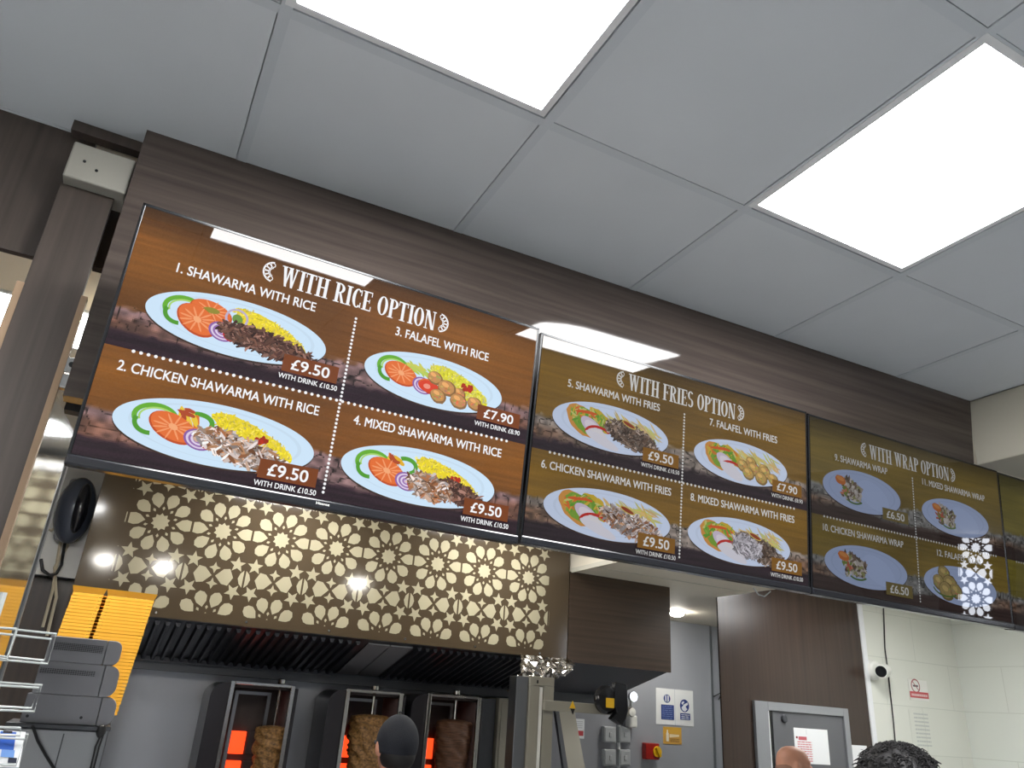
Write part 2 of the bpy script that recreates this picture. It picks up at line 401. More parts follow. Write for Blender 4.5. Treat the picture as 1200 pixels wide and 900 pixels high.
def serif_glyph(ch):
    st = lambda x: [R(x, 0, x + .13, 1), R(x - .06, 0, x + .19, .05), R(x - .06, .95, x + .19, 1)]
    if ch == 'I': return .27, st(.07)
    if ch == 'H': return .56, st(.06) + st(.35) + [R(.15, .47, .4, .53)]
    if ch == 'T': return .46, [R(.15, 0, .28, 1), R(.09, 0, .34, .05), R(0, .93, .43, 1), R(0, .76, .035, 1), R(.395, .76, .43, 1)]
    if ch == 'W': return .74, [[(.05, 1), (.18, 1), (.29, 0), (.2, 0)], [(.2, 0), (.26, 0), (.38, 1), (.32, 1)], [(.3, 1), (.43, 1), (.54, 0), (.45, 0)],
                               [(.47, 0), (.53, 0), (.64, 1), (.58, 1)], R(0, .95, .23, 1), R(.26, .95, .46, 1), R(.54, .95, .7, 1)]
    if ch in 'RP':
        g = st(.06) + ARC(.19, .74, .24, .26, -90, 90, .12, .05)
        if ch == 'R': g += [[(.2, .5), (.3, .5), (.46, 0), (.34, 0)], R(.32, 0, .5, .05)]
        return (.5 if ch == 'R' else .46), g
    if ch == 'C': return .46, ARC(.24, .5, .22, .5, 48, 312, .13, .06) + [R(.37, .66, .41, .97), R(.37, .03, .41, .3)]
    if ch in 'EF':
        g = st(.06) + [R(.15, .94, .41, 1), R(.375, .76, .41, 1), R(.15, .48, .33, .53), R(.3, .4, .33, .61)]
        if ch == 'E': g += [R(.15, 0, .41, .06), R(.375, 0, .41, .24)]
        return (.46 if ch == 'E' else .44), g
    if ch == 'O': return .5, ARC(.24, .5, .23, .5, 0, 360, .13, .05, 28)
    if ch == 'N': return .58, [R(.07, 0, .12, 1), R(.43, 0, .48, 1), [(.05, 1), (.2, 1), (.48, 0), (.35, 0)], R(.01, .95, .17, 1), R(.01, 0, .18, .05), R(.36, .95, .54, 1)]
    if ch == 'S': return .44, ARC(.2, .735, .19, .265, 30, 268, .12, .06) + ARC(.2, .265, .19, .265, -150, 88, .12, .06)
    if ch == 'A': return .56, [[(.06, 0), (.11, 0), (.3, 1), (.24, 1)], [(.22, 1), (.33, 1), (.5, 0), (.36, 0)], R(.14, .28, .38, .34), R(0, 0, .18, .05), R(.3, 0, .55, .05)]
    return .22, []
def serif_text(s):
    x = 0; polys = []
    for ch in s:
        w, g = serif_glyph(ch)
        polys += [[(px + x, py) for px, py in q] for q in g]; x += w
    return x, polys

# ------------------------------------------------------------------ menu screens
TW, TH = 0.965, 0.563
TV = [((-0.1333, 1.5445, 0.9292), (0.8315, 1.5632, 0.9284), (-0.1347, 1.5940, 0.3683)),
      ((0.8570, 1.6003, 0.9402), (1.8219, 1.5884, 0.9354), (0.8548, 1.6498, 0.3794)),
      ((1.8360, 1.5958, 0.9365), (2.8010, 1.5954, 0.9347), (1.8350, 1.6453, 0.3757))]
TV.append(((2.807, 1.6000, 0.9335), (3.772, 1.5999, 0.9330), (2.8065, 1.6500, 0.3730)))
class Pic(MB):
    """flat picture in screen coordinates (u right, v down, both as shares of the screen), painted back to front"""
    def __init__(s, base=0.0008, step=1.6e-6, tint=(1, 1, 1)):
        super().__init__(); s.z = base; s.step = step; s.tint = tint
    def poly(s, pts, c):
        s.z += s.step
        s.add([(u * TW, -s.z, -v * TH) for u, v in pts], [tuple(range(len(pts)))], tuple(min(255, a * t) for a, t in zip(c, s.tint)))
    def ellipse(s, cu, cv, ru, rv, c, rot=0, n=20, jit=0, rng=None):
        pts = []
        for k in range(n):
            a = 2 * math.pi * k / n; q = 1 + (rng.uniform(-jit, jit) if jit else 0)
            x = ru * TW * math.cos(a) * q; y = rv * TH * math.sin(a) * q
            pts.append((cu + (x * math.cos(rot) - y * math.sin(rot)) / TW, cv + (x * math.sin(rot) + y * math.cos(rot)) / TH))
        s.poly(pts, c)
    def arc(s, cu, cv, ru, rv, t, a0, a1, c, n=16):
        o = []; i_ = []
        for k in range(n + 1):
            a = math.radians(a0 + (a1 - a0) * k / n)
            o.append((cu + ru * math.cos(a), cv + rv * math.sin(a))); i_.append((cu + (ru - t) * math.cos(a), cv + (rv - t * TW / TH) * math.sin(a)))
        for k in range(n): s.poly([o[k], o[k + 1], i_[k + 1], i_[k]], c)
    def text(s, string, u0, u1, vtop, vbase, c, bold=0.018):
        for dx, dy in ((-1, -.6), (1, -.6), (-1, .6), (1, .6)):
            e = bold * (vbase - vtop) * 0.8
            s.text1(string, u0 + e * 0.8 + dx * e * 0.8 * TH / TW, u1 - e * 0.8 + dx * e * 0.8 * TH / TW, vtop + e * .6 + dy * e, vbase - e * .6 + dy * e, c)
    def text1(s, string, u0, u1, vtop, vbase, c):
        v, f = glyphs(string, 0.0); h = cap_height()
        x0, x1 = v[:, 0].min(), v[:, 0].max(); s.z += s.step
        y0 = 0.0
        vs = [((u0 + (p[0] - x0) / (x1 - x0) * (u1 - u0)) * TW, -s.z, -(vbase - (p[1] - y0) / h * (vbase - vtop)) * TH) for p in v]
        s.add(vs, f, tuple(min(255, a * t) for a, t in zip(c, s.tint)))
    def title(s, string, u0, u1, vtop, vbase, c):
        w, polys = serif_text(string); s.z += s.step
        for q in polys: s.poly([(u0 + x / w * (u1 - u0), vbase - y * (vbase - vtop)) for x, y in q], c)

def upnoise(rng, nv, nu, gv, gu):
    g = rng.random((gv + 1, gu + 1)); yy = np.linspace(0, gv - 1e-6, nv); xx = np.linspace(0, gu - 1e-6, nu)
    y0 = yy.astype(int); x0 = xx.astype(int); fy = (yy - y0)[:, None]; fx = (xx - x0)[None]
    fy = fy * fy * (3 - 2 * fy); fx = fx * fx * (3 - 2 * fx)
    return (g[y0][:, x0] * (1 - fy) * (1 - fx) + g[y0 + 1][:, x0] * fy * (1 - fx) + g[y0][:, x0 + 1] * (1 - fy) * fx + g[y0 + 1][:, x0 + 1] * fy * fx)

def background(parent, m, k, woodc, woodl, stone, dark):
    """the wooden table picture behind the dishes: two bands, each brown boards over a cracked edge"""
    rng = np.random.default_rng(11 + k); nu, nv = 300, 170
    U = np.linspace(0.007, 0.993, nu + 1); V = np.linspace(0.014, 0.962, nv + 1)
    uc = (U[:-1] + U[1:]) / 2; vc = (V[:-1] + V[1:]) / 2
    grain = upnoise(rng, nv, nu, 85, 6) * 0.6 + upnoise(rng, nv, nu, 150, 14) * 0.4
    broad = upnoise(rng, nv, nu, 5, 5); fine = rng.random((nv, nu))
    cr = upnoise(rng, nv, nu, 60, 60); cr2 = upnoise(rng, nv, nu, 34, 50)
    img = np.zeros((nv, nu, 3))
    wc, wl, st, dk = (np.array(c, float) for c in (woodc, woodl, stone, dark))
    uu = uc[None, :]; vv = vc[:, None]
    for band, (v0, v1) in enumerate(((0.0, 0.567), (0.567, 0.962))):
        t = (vv - v0) / (0.567 if band == 0 else 0.395)
        s_a, s_b = (0.70, 0.86) if band == 0 else (0.56, 0.82)
        edge = (broad - 0.5) * 0.07 + (cr - 0.5) * 0.04
        glow = np.clip(1 - np.abs(t - (0.36 if band == 0 else 0.2)) * 2.2, 0, 1) * np.clip(np.abs(uu - 0.5) * 2.2, 0.1, 1)
        wood = wc[None, None] * (0.90 + 0.20 * grain[..., None]) * (0.85 + 0.3 * broad[..., None])
        wood = wood * (1 - glow[..., None] * 0.55) + wl[None, None] * glow[..., None] * 0.55 * (0.9 + 0.2 * grain[..., None])
        if band == 0: wood = wood * np.clip(0.62 + 1.6 * t, 0.62, 1)[..., None]
        crack = np.clip(1 - np.abs(cr2 - 0.5) * 14, 0, 1)
        side = np.clip(1 - np.abs(uu - 0.5) * 1.6, 0, 1)
        stn = st[None, None] * (0.65 + 0.6 * cr[..., None]) * (1 - 0.75 * crack[..., None])
        brn = np.array([120, 70, 40.])[None, None] * (0.5 + 0.8 * cr[..., None])
        warm = np.clip((t - (s_a + 0.07)) * 14, 0, 1) * np.clip(1.2 - side * 2, 0, 1)
        stn = stn * (1 - warm[..., None] * 0.7) + brn * warm[..., None] * 0.7
        drk = dk[None, None] * (0.75 + 0.5 * grain[..., None])
        t2 = t + edge; a = np.clip((t2 - s_a) * 30, 0, 1)[..., None]; b = np.clip((t2 - s_b) * 26, 0, 1)[..., None]
        px = wood * (1 - a) + stn * a; px = px * (1 - b) + drk * b
        sel = ((vv >= v0) & (vv < v1)) if band == 0 else (vv >= v0)
        img = np.where(np.broadcast_to(sel[..., None], img.shape), px, img)
    img += (fine[..., None] - 0.5) * 5
    img = np.clip(img, 0, 255)
    X, Z = np.meshgrid(U * TW, -V * TH)
    me = bpy.data.meshes.new('display')
    vs = np.stack([X, np.full_like(X, -0.0006), Z], -1).reshape(-1, 3)
    idx = np.arange((nu + 1) * (nv + 1)).reshape(nv + 1, nu + 1)
    fs = np.stack([idx[1:, :-1], idx[1:, 1:], idx[:-1, 1:], idx[:-1, :-1]], -1).reshape(-1, 4)
    me.from_pydata(vs.tolist(), [], fs.tolist())
    ca = me.color_attributes.new('Col', 'FLOAT_COLOR', 'CORNER')
    c = (img / 255).reshape(-1, 3); c = np.where(c <= 0.04045, c / 12.92, ((c + 0.055) / 1.055) ** 2.4)
    arr = np.ones((len(c), 4), 'f'); arr[:, :3] = c
    ca.data.foreach_set('color', np.repeat(arr, 4, 0).ravel())
    me.materials.append(m)
    o = bpy.data.objects.new('display', me); COL.objects.link(o); o.parent = parent
    return o

GREEN, ORANGE, TOM, RED = (104, 176, 50), (226, 112, 46), (206, 62, 30), (196, 44, 36)
def meat(P, rng, cu, cv, ru, rv, cols, n, big=0.016, rot=0.12, box=None):
    P.ellipse(cu, cv, ru * 0.93, rv * 0.9, tuple(c * 0.72 for c in cols[0]), rot, 26, 0.08, rng)
    for _ in range(n):
        a = rng.uniform(0, 2 * math.pi); q = math.sqrt(rng.random())
        x = ru * TW * q * math.cos(a); y = rv * TH * q * math.sin(a)
        u = cu + (x * math.cos(rot) - y * math.sin(rot)) / TW; v = cv + (x * math.sin(rot) + y * math.cos(rot)) / TH
        c = rng.choice(cols); f = rng.uniform(0.6, 1.28)
        l = rng.uniform(0.35, 1) * big
        P.ellipse(u, v, l, l * rng.uniform(0.3, 0.75), tuple(min(255, k * f) for k in c), rng.uniform(-1.2, 1.2), 7, 0.3, rng)
def rice(P, rng, cu, cv, ru, rv, base, rot, n=330, dot=True):
    P.ellipse(cu, cv, ru, rv, base, rot, 30, 0.06, rng)
    for _ in range(n):
        a = rng.uniform(0, 2 * math.pi); q = math.sqrt(rng.random()) * 1.04
        x = ru * TW * q * math.cos(a); y = rv * TH * q * math.sin(a)
        u = cu + (x * math.cos(rot) - y * math.sin(rot)) / TW; v = cv + (x * math.sin(rot) + y * math.cos(rot)) / TH
        f = rng.uniform(0.82, 1.14)
        P.ellipse(u, v, 0.0042, 0.0028, (min(255, base[0] * f), min(255, base[1] * f), base[2] * rng.uniform(0.3, 2.4)), rng.uniform(0, 3), 6)
    if dot:
        for _ in range(16): P.ellipse(cu + 0.02 + rng.uniform(-.013, .013), cv + rng.uniform(-.012, .012), 0.006, 0.008, (rng.randint(150, 200), 44, 24), rng.uniform(0, 3), 6, 0.3, rng)
def tomato(P, rng, cu, cv, ru, rv, rot=0.2):
    P.ellipse(cu, cv, ru, rv, (196, 78, 30), rot, 26)
    P.ellipse(cu, cv - 0.004, ru * 0.93, rv * 0.92, (230, 112, 52), rot, 26)
    for k in range(12):
        a = k * math.pi / 6 + 0.2
        P.ellipse(cu + ru * 0.5 * math.cos(a), cv - 0.004 + rv * 0.5 * math.sin(a), ru * 0.3, rv * 0.07, (243, 156, 104), math.atan2(rv * TH * math.sin(a), ru * TW * math.cos(a)), 8)
    P.ellipse(cu, cv - 0.004, ru * 0.2, rv * 0.22, (246, 170, 120), rot, 10)
def onion(P, cu, cv, ru, rv):
    for k, c in enumerate(((140, 96, 168), (222, 206, 232), (150, 108, 176), (226, 212, 236), (158, 116, 182), (214, 196, 224))):
        f = 1 - k * 0.16; P.ellipse(cu, cv, ru * f, rv * f, c, 0.25, 22)
def balls(P, rng, pts, r, base):
    for u, v, q in pts:
        P.ellipse(u, v, r * q, r * q * TW / TH * 0.8, tuple(c * 0.72 for c in base), 0.3, 18, 0.05, rng)
        P.ellipse(u - 0.002, v - 0.004, r * q * 0.86, r * q * TW / TH * 0.66, base, 0.3, 18, 0.06, rng)
        for _ in range(14):
            a = rng.uniform(0, 6.28); k = rng.uniform(0, 0.7)
            P.ellipse(u + r * q * k * math.cos(a), v + r * q * k * math.sin(a) * 1.3, 0.004, 0.005, tuple(min(255, c * rng.uniform(0.8, 1.22)) for c in base), 0, 6)
        P.ellipse(u - 0.006, v - 0.014, r * q * 0.4, r * q * 0.4, tuple(min(255, c * 1.22) for c in base), 0.3, 10)
def dish(parent, m, kind, c0, c1, v0, v1, tint, plate, seed):
    """one oval plate with its food; the box c0..c1, v0..v1 bounds the plate"""
    rng = random.Random(seed); P = Pic(tint=tint)
    cu, cv = (c0 + c1) / 2, (v0 + v1) / 2; ru, rv = (c1 - c0) / 2, (v1 - v0) / 2
    X = lambda a: cu + a * ru
    Y = lambda b: cv + b * rv
    P.ellipse(cu, cv + 0.006, ru * 1.0, rv * 1.01, (60, 42, 34), 0, 64)
    P.ellipse(cu, cv, ru, rv, plate, 0, 72)
    P.ellipse(cu, cv - 0.004, ru * 0.86, rv * 0.84, tuple(c * 0.965 for c in plate), 0, 64)
    P.ellipse(cu, cv - 0.002, ru * 0.82, rv * 0.8, tuple(min(255, c * 1.0) for c in plate), 0, 64)
    LAMB = [(112, 76, 62), (88, 58, 48), (140, 104, 92), (74, 46, 40)]
    CHK = [(206, 190, 184), (176, 128, 92), (222, 210, 208), (150, 96, 62), (190, 160, 140)]
    if kind in ('lamb', 'chicken', 'falafel', 'mixed'):
        P.arc(X(-.62), Y(-.16), ru * 0.22, rv * 0.46, 0.010, 150, 330, GREEN); P.arc(X(-.6), Y(-.14), ru * 0.18, rv * 0.36, 0.004, 160, 320, (170, 214, 110))
        P.arc(X(-.66), Y(.02), ru * 0.16, rv * 0.4, 0.009, 80, 200, (80, 156, 44))
        yl = (236, 214, 44) if kind != 'falafel' else (222, 216, 60)
        rice(P, rng, X(.34), Y(-.12), ru * 0.46, rv * 0.40, yl, 0.36, 340, kind != 'lamb')
        if kind == 'lamb':
            tomato(P, rng, X(-.34), Y(-.30), ru * 0.24, rv * 0.36, 0.2); P.ellipse(X(-.34), Y(-.36), ru * 0.09, rv * 0.1, (150, 140, 50))
            tomato(P, rng, X(-.46), Y(.10), ru * 0.24, rv * 0.46, 0.5)
            P.arc(X(-.06), Y(-.32), ru * 0.13, rv * 0.34, 0.005, 0, 360, (190, 176, 206)); P.ellipse(X(-.05), Y(-.3), ru * 0.06, rv * 0.16, (110, 150, 70), 0.6)
        elif kind == 'falafel':
            for _ in range(30): P.ellipse(X(-.25 + rng.uniform(-.16, .16)), Y(-.30 + rng.uniform(-.16, .16)), 0.014, 0.006, (190 + rng.randint(-20, 20), 206, 90), rng.uniform(0.2, 1.0), 6)
            tomato(P, rng, X(-.50), Y(.02), ru * 0.24, rv * 0.42, 0.3)
        else:
            P.arc(X(-.22), Y(-.28), ru * 0.16, rv * 0.34, 0.010, 240, 420, (84, 160, 48))
            for k in range(7): P.ellipse(X(-.34 + rng.uniform(-.08, .12)), Y(-.30 + rng.uniform(-.14, .12)), 0.020, 0.010, rng.choice([(228, 176, 40), (222, 120, 40), (236, 200, 60)]), rng.uniform(0.6, 1.6), 8, 0.2, rng)
            for k in range(5): P.ellipse(X(-.36 + rng.uniform(-.05, .05)), Y(-.46 + rng.uniform(-.14, .14)), 0.012, 0.007, (178, 74, 40), rng.uniform(0, 1.8), 7, 0.3, rng)
            tomato(P, rng, X(-.44), Y(.05), ru * 0.25, rv * 0.42, 0.35)
        onion(P, X(-.18), Y(.26), ru * 0.15, rv * 0.32)
        P.ellipse(X(-.08), Y(.30), ru * 0.09, rv * 0.22, RED, 0.3)
        if kind == 'falafel':
            tomato(P, rng, X(-.10), Y(.22), ru * 0.15, rv * 0.26, 0.1); P.ellipse(X(-.1), Y(.22), ru * 0.14, rv * 0.23, (222, 66, 40)); P.ellipse(X(-.12), Y(.24), ru * 0.05, rv * 0.1, (240, 150, 130))
            balls(P, rng, [(X(-.02), Y(-.16), .95), (X(.35), Y(.22), .85), (X(.17), Y(.12), 1.15), (X(.06), Y(.52), 1), (X(.36), Y(.52), 1.08), (X(.6), Y(.46), .98)], ru * 0.12, (196, 144, 88))
        elif kind == 'lamb':
            meat(P, rng, X(.32), Y(.30), ru * 0.58, rv * 0.40, LAMB, 620, 0.012, 0.14)
        elif kind == 'chicken':
            meat(P, rng, X(.26), Y(.34), ru * 0.50, rv * 0.44, CHK, 520, 0.013, 0.2)
        else:
            meat(P, rng, X(.50), Y(.32), ru * 0.36, rv * 0.36, LAMB, 380, 0.0115, 0.2); meat(P, rng, X(.12), Y(.30), ru * 0.30, rv * 0.46, CHK, 320, 0.0125, 0.2)
    elif kind.startswith('f_'):
        for _ in range(46): P.ellipse(X(.36 + rng.uniform(-.4, .4)), Y(-.26 + rng.uniform(-.26, .22) + .0), 0.030, 0.005, (222 + rng.randint(-24, 12), 206 + rng.randint(-24, 10), 130 + rng.randint(-30, 20)), rng.uniform(0.0, 1.0), 6)
        P.ellipse(X(-.50), Y(-.04), ru * 0.30, rv * 0.56, (214, 150, 70), 0.5, 26, 0.05, rng); P.ellipse(X(-.46), Y(-.06), ru * 0.26, rv * 0.50, (124, 166, 54), 0.5, 26, 0.06, rng)
        P.ellipse(X(-.22), Y(-.22), ru * 0.24, rv * 0.36, (206, 176, 50), 0.6, 24, 0.08, rng); P.ellipse(X(-.30), Y(-.18), ru * 0.2, rv * 0.34, (112, 160, 50), 0.6, 24, 0.1, rng)
        for _ in range(46):
            P.ellipse(X(-.42 + rng.uniform(-.28, .28)), Y(-.22 + rng.uniform(-.34, .26)), 0.012, 0.006, rng.choice([(96, 160, 50), (212, 180, 60), (222, 110, 50), (140, 176, 70), (206, 204, 120)]), rng.uniform(0, 3), 7, 0.3, rng)
        for k in range(5): P.ellipse(X(-.55 + k * .05), Y(-.42 - k * .01), 0.02, 0.007, (218, 96, 40), -0.1 + k * .05, 7, 0.2, rng)
        P.ellipse(X(-.34), Y(.14), ru * 0.22, rv * 0.30, (214, 200, 222), 0.5, 22); P.ellipse(X(-.31), Y(.2), ru * 0.18, rv * 0.24, (232, 224, 236), 0.5, 22)
        P.arc(X(-.24), Y(.36), ru * 0.22, rv * 0.34, 0.008, 170, 340, RED); P.ellipse(X(-.2), Y(.46), ru * 0.16, rv * 0.24, (230, 226, 232), 0.6, 18)
        if kind == 'f_falafel':
            P.ellipse(X(-.22), Y(.52), ru * 0.26, rv * 0.28, (224, 222, 234), 0.4, 22)
            balls(P, rng, [(X(.2), Y(-.12), .95), (X(.02), Y(.12), .95), (X(.48), Y(.06), .9), (X(.26), Y(.16), 1.1), (X(.5), Y(.2), 1.05), (X(.14), Y(.44), 1), (X(.42), Y(.52), 1.05), (X(.68), Y(.44), .95)], ru * 0.13, (196, 160, 92))
        else:
            P.ellipse(X(-.16), Y(.62), ru * 0.3, rv * 0.2, (226, 224, 236), 0.3, 22)
            L2 = [(132, 112, 98), (100, 82, 70), (164, 148, 138), (86, 66, 54)]; C2 = [(200, 186, 184), (176, 134, 100), (214, 206, 208), (140, 92, 66), (186, 166, 156)]; C3 = [(176, 172, 180), (160, 154, 162), (192, 188, 196)]
            cols = {'f_lamb': L2, 'f_chicken': C2, 'f_mixed': L2}[kind]
            meat(P, rng, X(.36), Y(.20), ru * 0.52, rv * 0.52, cols, 560, 0.0115, 0.25)
            if kind == 'f_mixed': meat(P, rng, X(.12), Y(.16), ru * 0.30, rv * 0.52, C3, 300, 0.012, 0.2)
            P.ellipse(X(.28), Y(-.36), ru * 0.13, rv * 0.12, (214, 190, 100), 0.3); P.ellipse(X(.28), Y(-.36), ru * 0.11, rv * 0.08, (148, 62, 34), 0.3)
    else:
        if kind == 'w_falafel':
            balls(P, rng, [(X(-.45), Y(-.5), 1.0), (X(-.6), Y(.0), 1), (X(-.3), Y(.0), 1.2), (X(-.42), Y(.38), 1.2), (X(-.15), Y(.3), 1)], ru * 0.17, (170, 150, 96))
            P.arc(X(-.42), Y(.2), ru * 0.36, rv * 0.5, 0.006, 40, 170, (96, 120, 60))
        else:
            P.ellipse(X(.28), Y(.05), ru * 0.42, rv * 0.62, tuple(c * 1.03 for c in plate), 0.35, 30)
            P.poly([(X(-.42), Y(-.62)), (X(.02), Y(-.16)), (X(-.06), Y(.18)), (X(-.06), Y(.56)), (X(-.3), Y(.5)), (X(-.5), Y(.1)), (X(-.55), Y(-.3))], (170, 160, 150))
            for _ in range(120):
                t = rng.random(); a = rng.uniform(-.52, -.04); b = rng.uniform(-.55, .5)
                if b < -.62 + (a + .42) * 1.05: continue
                P.ellipse(X(a), Y(b), 0.010, 0.008, rng.choice([(190, 184, 176), (120, 100, 86), (214, 208, 200), (90, 76, 60), (150, 150, 96)]), rng.uniform(0, 3), 7, 0.3, rng)
            P.ellipse(X(-.56), Y(-.34), ru * 0.13, rv * 0.22, (206, 116, 52), 0.2, 18, 0.06, rng); P.ellipse(X(-.56), Y(-.4), ru * 0.1, rv * 0.1, (224, 150, 80), 0.2, 14)
            for _ in range(14): P.ellipse(X(-.48 + rng.uniform(-.1, .1)), Y(.1 + rng.uniform(-.16, .2)), 0.010, 0.007, rng.choice([(190, 90, 70), (206, 130, 100), (120, 140, 60)]), rng.uniform(0, 3), 7, 0.3, rng)
            P.arc(X(-.22), Y(.3), ru * 0.26, rv * 0.4, 0.006, 40, 140, (86, 120, 60))
    o = P.build('dish_picture', m, parent, recalc=False, local=True)
    return o

def ornament(P, cu, cv, h, side, c):
    """lace crescent beside the title; side -1 bulges left, 1 bulges right"""
    ru = h * 0.30; rv = h * 0.52
    def A(r, a): return (cu + side * (r * ru * math.cos(a) - ru * 0.2), cv + r * rv * math.sin(a))
    def ring(x, y, r, t):
        n = 10
        for k in range(n):
            a, b = 2 * math.pi * k / n, 2 * math.pi * (k + 1) / n; q = TW / TH
            P.poly([(x + r * math.cos(a), y + r * q * math.sin(a)), (x + r * math.cos(b), y + r * q * math.sin(b)), (x + (r - t) * math.cos(b), y + (r - t) * q * math.sin(b)), (x + (r - t) * math.cos(a), y + (r - t) * q * math.sin(a))], c)
    n = 16
    for r0, r1, lim in ((1.0, 0.90, 1.45), (0.42, 0.34, 1.3)):
        for k in range(n):
            a = -lim + 2 * lim * k / n; b = -lim + 2 * lim * (k + 1) / n
            P.poly([A(r0, a), A(r0, b), A(r1, b), A(r1, a)], c)
    for k in range(6):
        a = -1.25 + 2.5 * k / 5; x, y = A(0.68, a); ring(x, y, h * 0.075, h * 0.024)

def menu_screen(i, label, data):
    tl, tr, bl = (Vector(p) for p in TV[i])
    X = (tr - tl).normalized(); Zd = (tl - bl); Zd = (Zd - X * Zd.dot(X)).normalized(); Yd = Zd.cross(X)
    mw = Matrix(((X.x, Yd.x, Zd.x, tl.x), (X.y, Yd.y, Zd.y, tl.y), (X.z, Yd.z, Zd.z, tl.z + CZ), (0, 0, 0, 1)))
    root = empty('menu_screen', label=label, cat='menu screen', group='menu screens in a row over the counter', mtx=mw)
    m = SCR[i]
    # housing: thin black rim, rounded chin, shallow back
    fr = MB()
    bz = 0.0065
    fr.box(0, 0.0, -TH, bz, 0.03, 0, b=0.0015).box(TW - bz, 0.0, -TH, TW, 0.03, 0, b=0.0015).box(0, 0.0, -bz * 1.1, TW, 0.03, 0, b=0.0015)
    fr.box(bz, 0.0006, -TH * 0.965, TW - bz, 0.03, -bz)
    fr.build('frame', M['black'], root, local=True)
    ch = MB(); ch.box(0.0, -0.006, -TH, TW, 0.034, -TH * 0.964, b=0.004)
    chin = ch.build('chin', M['bezel'], root, local=True, smooth=False)
    bk = MB(); bk.box(0.004, 0.03, -TH + 0.004, TW - 0.004, 0.042, -0.004, b=0.004)
    bk.box(0.12, 0.04, -TH + 0.02, TW - 0.12, 0.072, -0.17, b=0.008); bk.build('back_cover', M['tvback'], root, local=True)
    if i < 3:
        for u in (0.3, 0.62):
            wm = MB()
            yy = (FY0 + (FY1 - FY0) * ((tl + X * (u * TW)).x - FX0) / (FX1 - FX0)) - (tl + X * (u * TW)).y
            wm.box(u * TW - 0.025, 0.04, -0.26, u * TW + 0.025, yy + 0.012 + FT * (ZC - CZ - tl.z + 0.15), -0.05)
            wm.build('wall_bracket', M['darksteel'], root, local=True)
    else:
        MB().box(0.45, 0.04, -0.2, 0.5, 0.1, 1.15 - 0.9335 + 0.09).build('ceiling_bracket', M['darksteel'], root, local=True)
    disp = background(root, m, i, *data['bg'])
    tx = data['text']
    if data.get('title'):
        P = Pic(tint=(1, 1, 1)); u0, u1 = data['tspan']
        P.title(data['title'], u0, u1, 0.080, 0.166, tx)
        P.build('title_lettering', m, disp, recalc=False, local=True)
        for nm, side, cu in (('title_ornament', -1, u0 - 0.021), ('title_ornament', 1, u1 + 0.013)):
            P = Pic(); ornament(P, cu, 0.121, 0.085, side, tx); P.build(nm, m, disp, recalc=False, local=True)
    for kind, name, (a0, a1), (h0, h1), (c0, c1, v0, v1), price, drink, tagbox in data['dishes']:
        dish(disp, m, kind, c0, c1, v0, v1, data['ftint'], data['plate'], hash_of(name))
        if name:
            P = Pic(base=0.0052); P.text(name, a0, a1, h0, h1, tx, 0.030); P.build('dish_lettering', m, disp, recalc=False, local=True)
        if price:
            g0, g1, w0, w1 = tagbox
            P = Pic(base=0.0052); P.poly([(g0, w0), (g1, w0), (g1, w1), (g0, w1)], data['tag'])
            du = g1 - g0; P.text(price, g0 + du * 0.15, g1 - du * 0.15, w0 + 0.013, w1 - 0.013, tx, 0.035)
            P.build('price_tag', m, disp, recalc=False, local=True)
            if drink:
                P = Pic(base=0.0052); P.text(drink, g0 - 0.004, g1 + 0.004, w1 + 0.009, w1 + 0.029, tx, 0.028)
                P.build('drink_lettering', m, disp, recalc=False, local=True)
    P = Pic(base=0.001)
    q = TW / TH; n = 62
    for k in range(n):
        P.ellipse(0.062 + 0.876 * k / (n - 1), 0.570, 0.0037, 0.0037 * q, tx, 0, 10)
    P.build('dotted_line', m, disp, recalc=False, local=True)
    P = Pic(base=0.001); n = 46
    for k in range(n):
        P.ellipse(0.502, 0.213 + 0.722 * k / (n - 1), 0.0033, 0.0033 * q, tx, 0, 10)
    P.build('dotted_line', m, disp, recalc=False, local=True)
    if data.get('logo'):
        P = Pic(base=0.0064)
        P.text('Hisense', 0.490, 0.520, 0.9745, 0.985, (200, 200, 200), 0.02)
        P.c = []; P.build('maker_mark', M['white'], chin, recalc=False, local=True)
    return root
def hash_of(s): return sum(ord(c) * (i + 3) for i, c in enumerate(s)) + 5
UP, LO = (0.199, 0.237), (0.613, 0.650)
P1, P2, P3, P4 = (0.059, 0.447, 0.272, 0.500), (0.057, 0.466, 0.690, 0.918), (0.542, 0.911, 0.282, 0.503), (0.529, 0.920, 0.690, 0.916)
T1, T2, T3, T4 = (0.357, 0.484, 0.439, 0.508), (0.355, 0.482, 0.855, 0.926), (0.845, 0.967, 0.440, 0.506), (0.841, 0.963, 0.850, 0.918)
DR = 'WITH DRINK £10.50'
menu_screen(0, 'brightest wall menu screen at the left end, reading WITH RICE OPTION', dict(
    bg=((112, 69, 29), (156, 98, 32), (142, 112, 112), (42, 26, 36)), text=(250, 250, 252), title='WITH RICE OPTION', tspan=(0.312, 0.704), plate=(208, 232, 252), ftint=(1, 1, 1), tag=(122, 62, 24), logo=True,
    dishes=[('lamb', '1. SHAWARMA WITH RICE', (0.098, 0.404), UP, P1, '£9.50', DR, T1), ('chicken', '2. CHICKEN SHAWARMA WITH RICE', (0.041, 0.458), LO, P2, '£9.50', DR, T2),
            ('falafel', '3. FALAFEL WITH RICE', (0.602, 0.858), UP, P3, '£7.90', 'WITH DRINK £8.90', T3), ('mixed', '4. MIXED SHAWARMA WITH RICE', (0.539, 0.926), LO, P4, '£9.50', DR, T4)]))
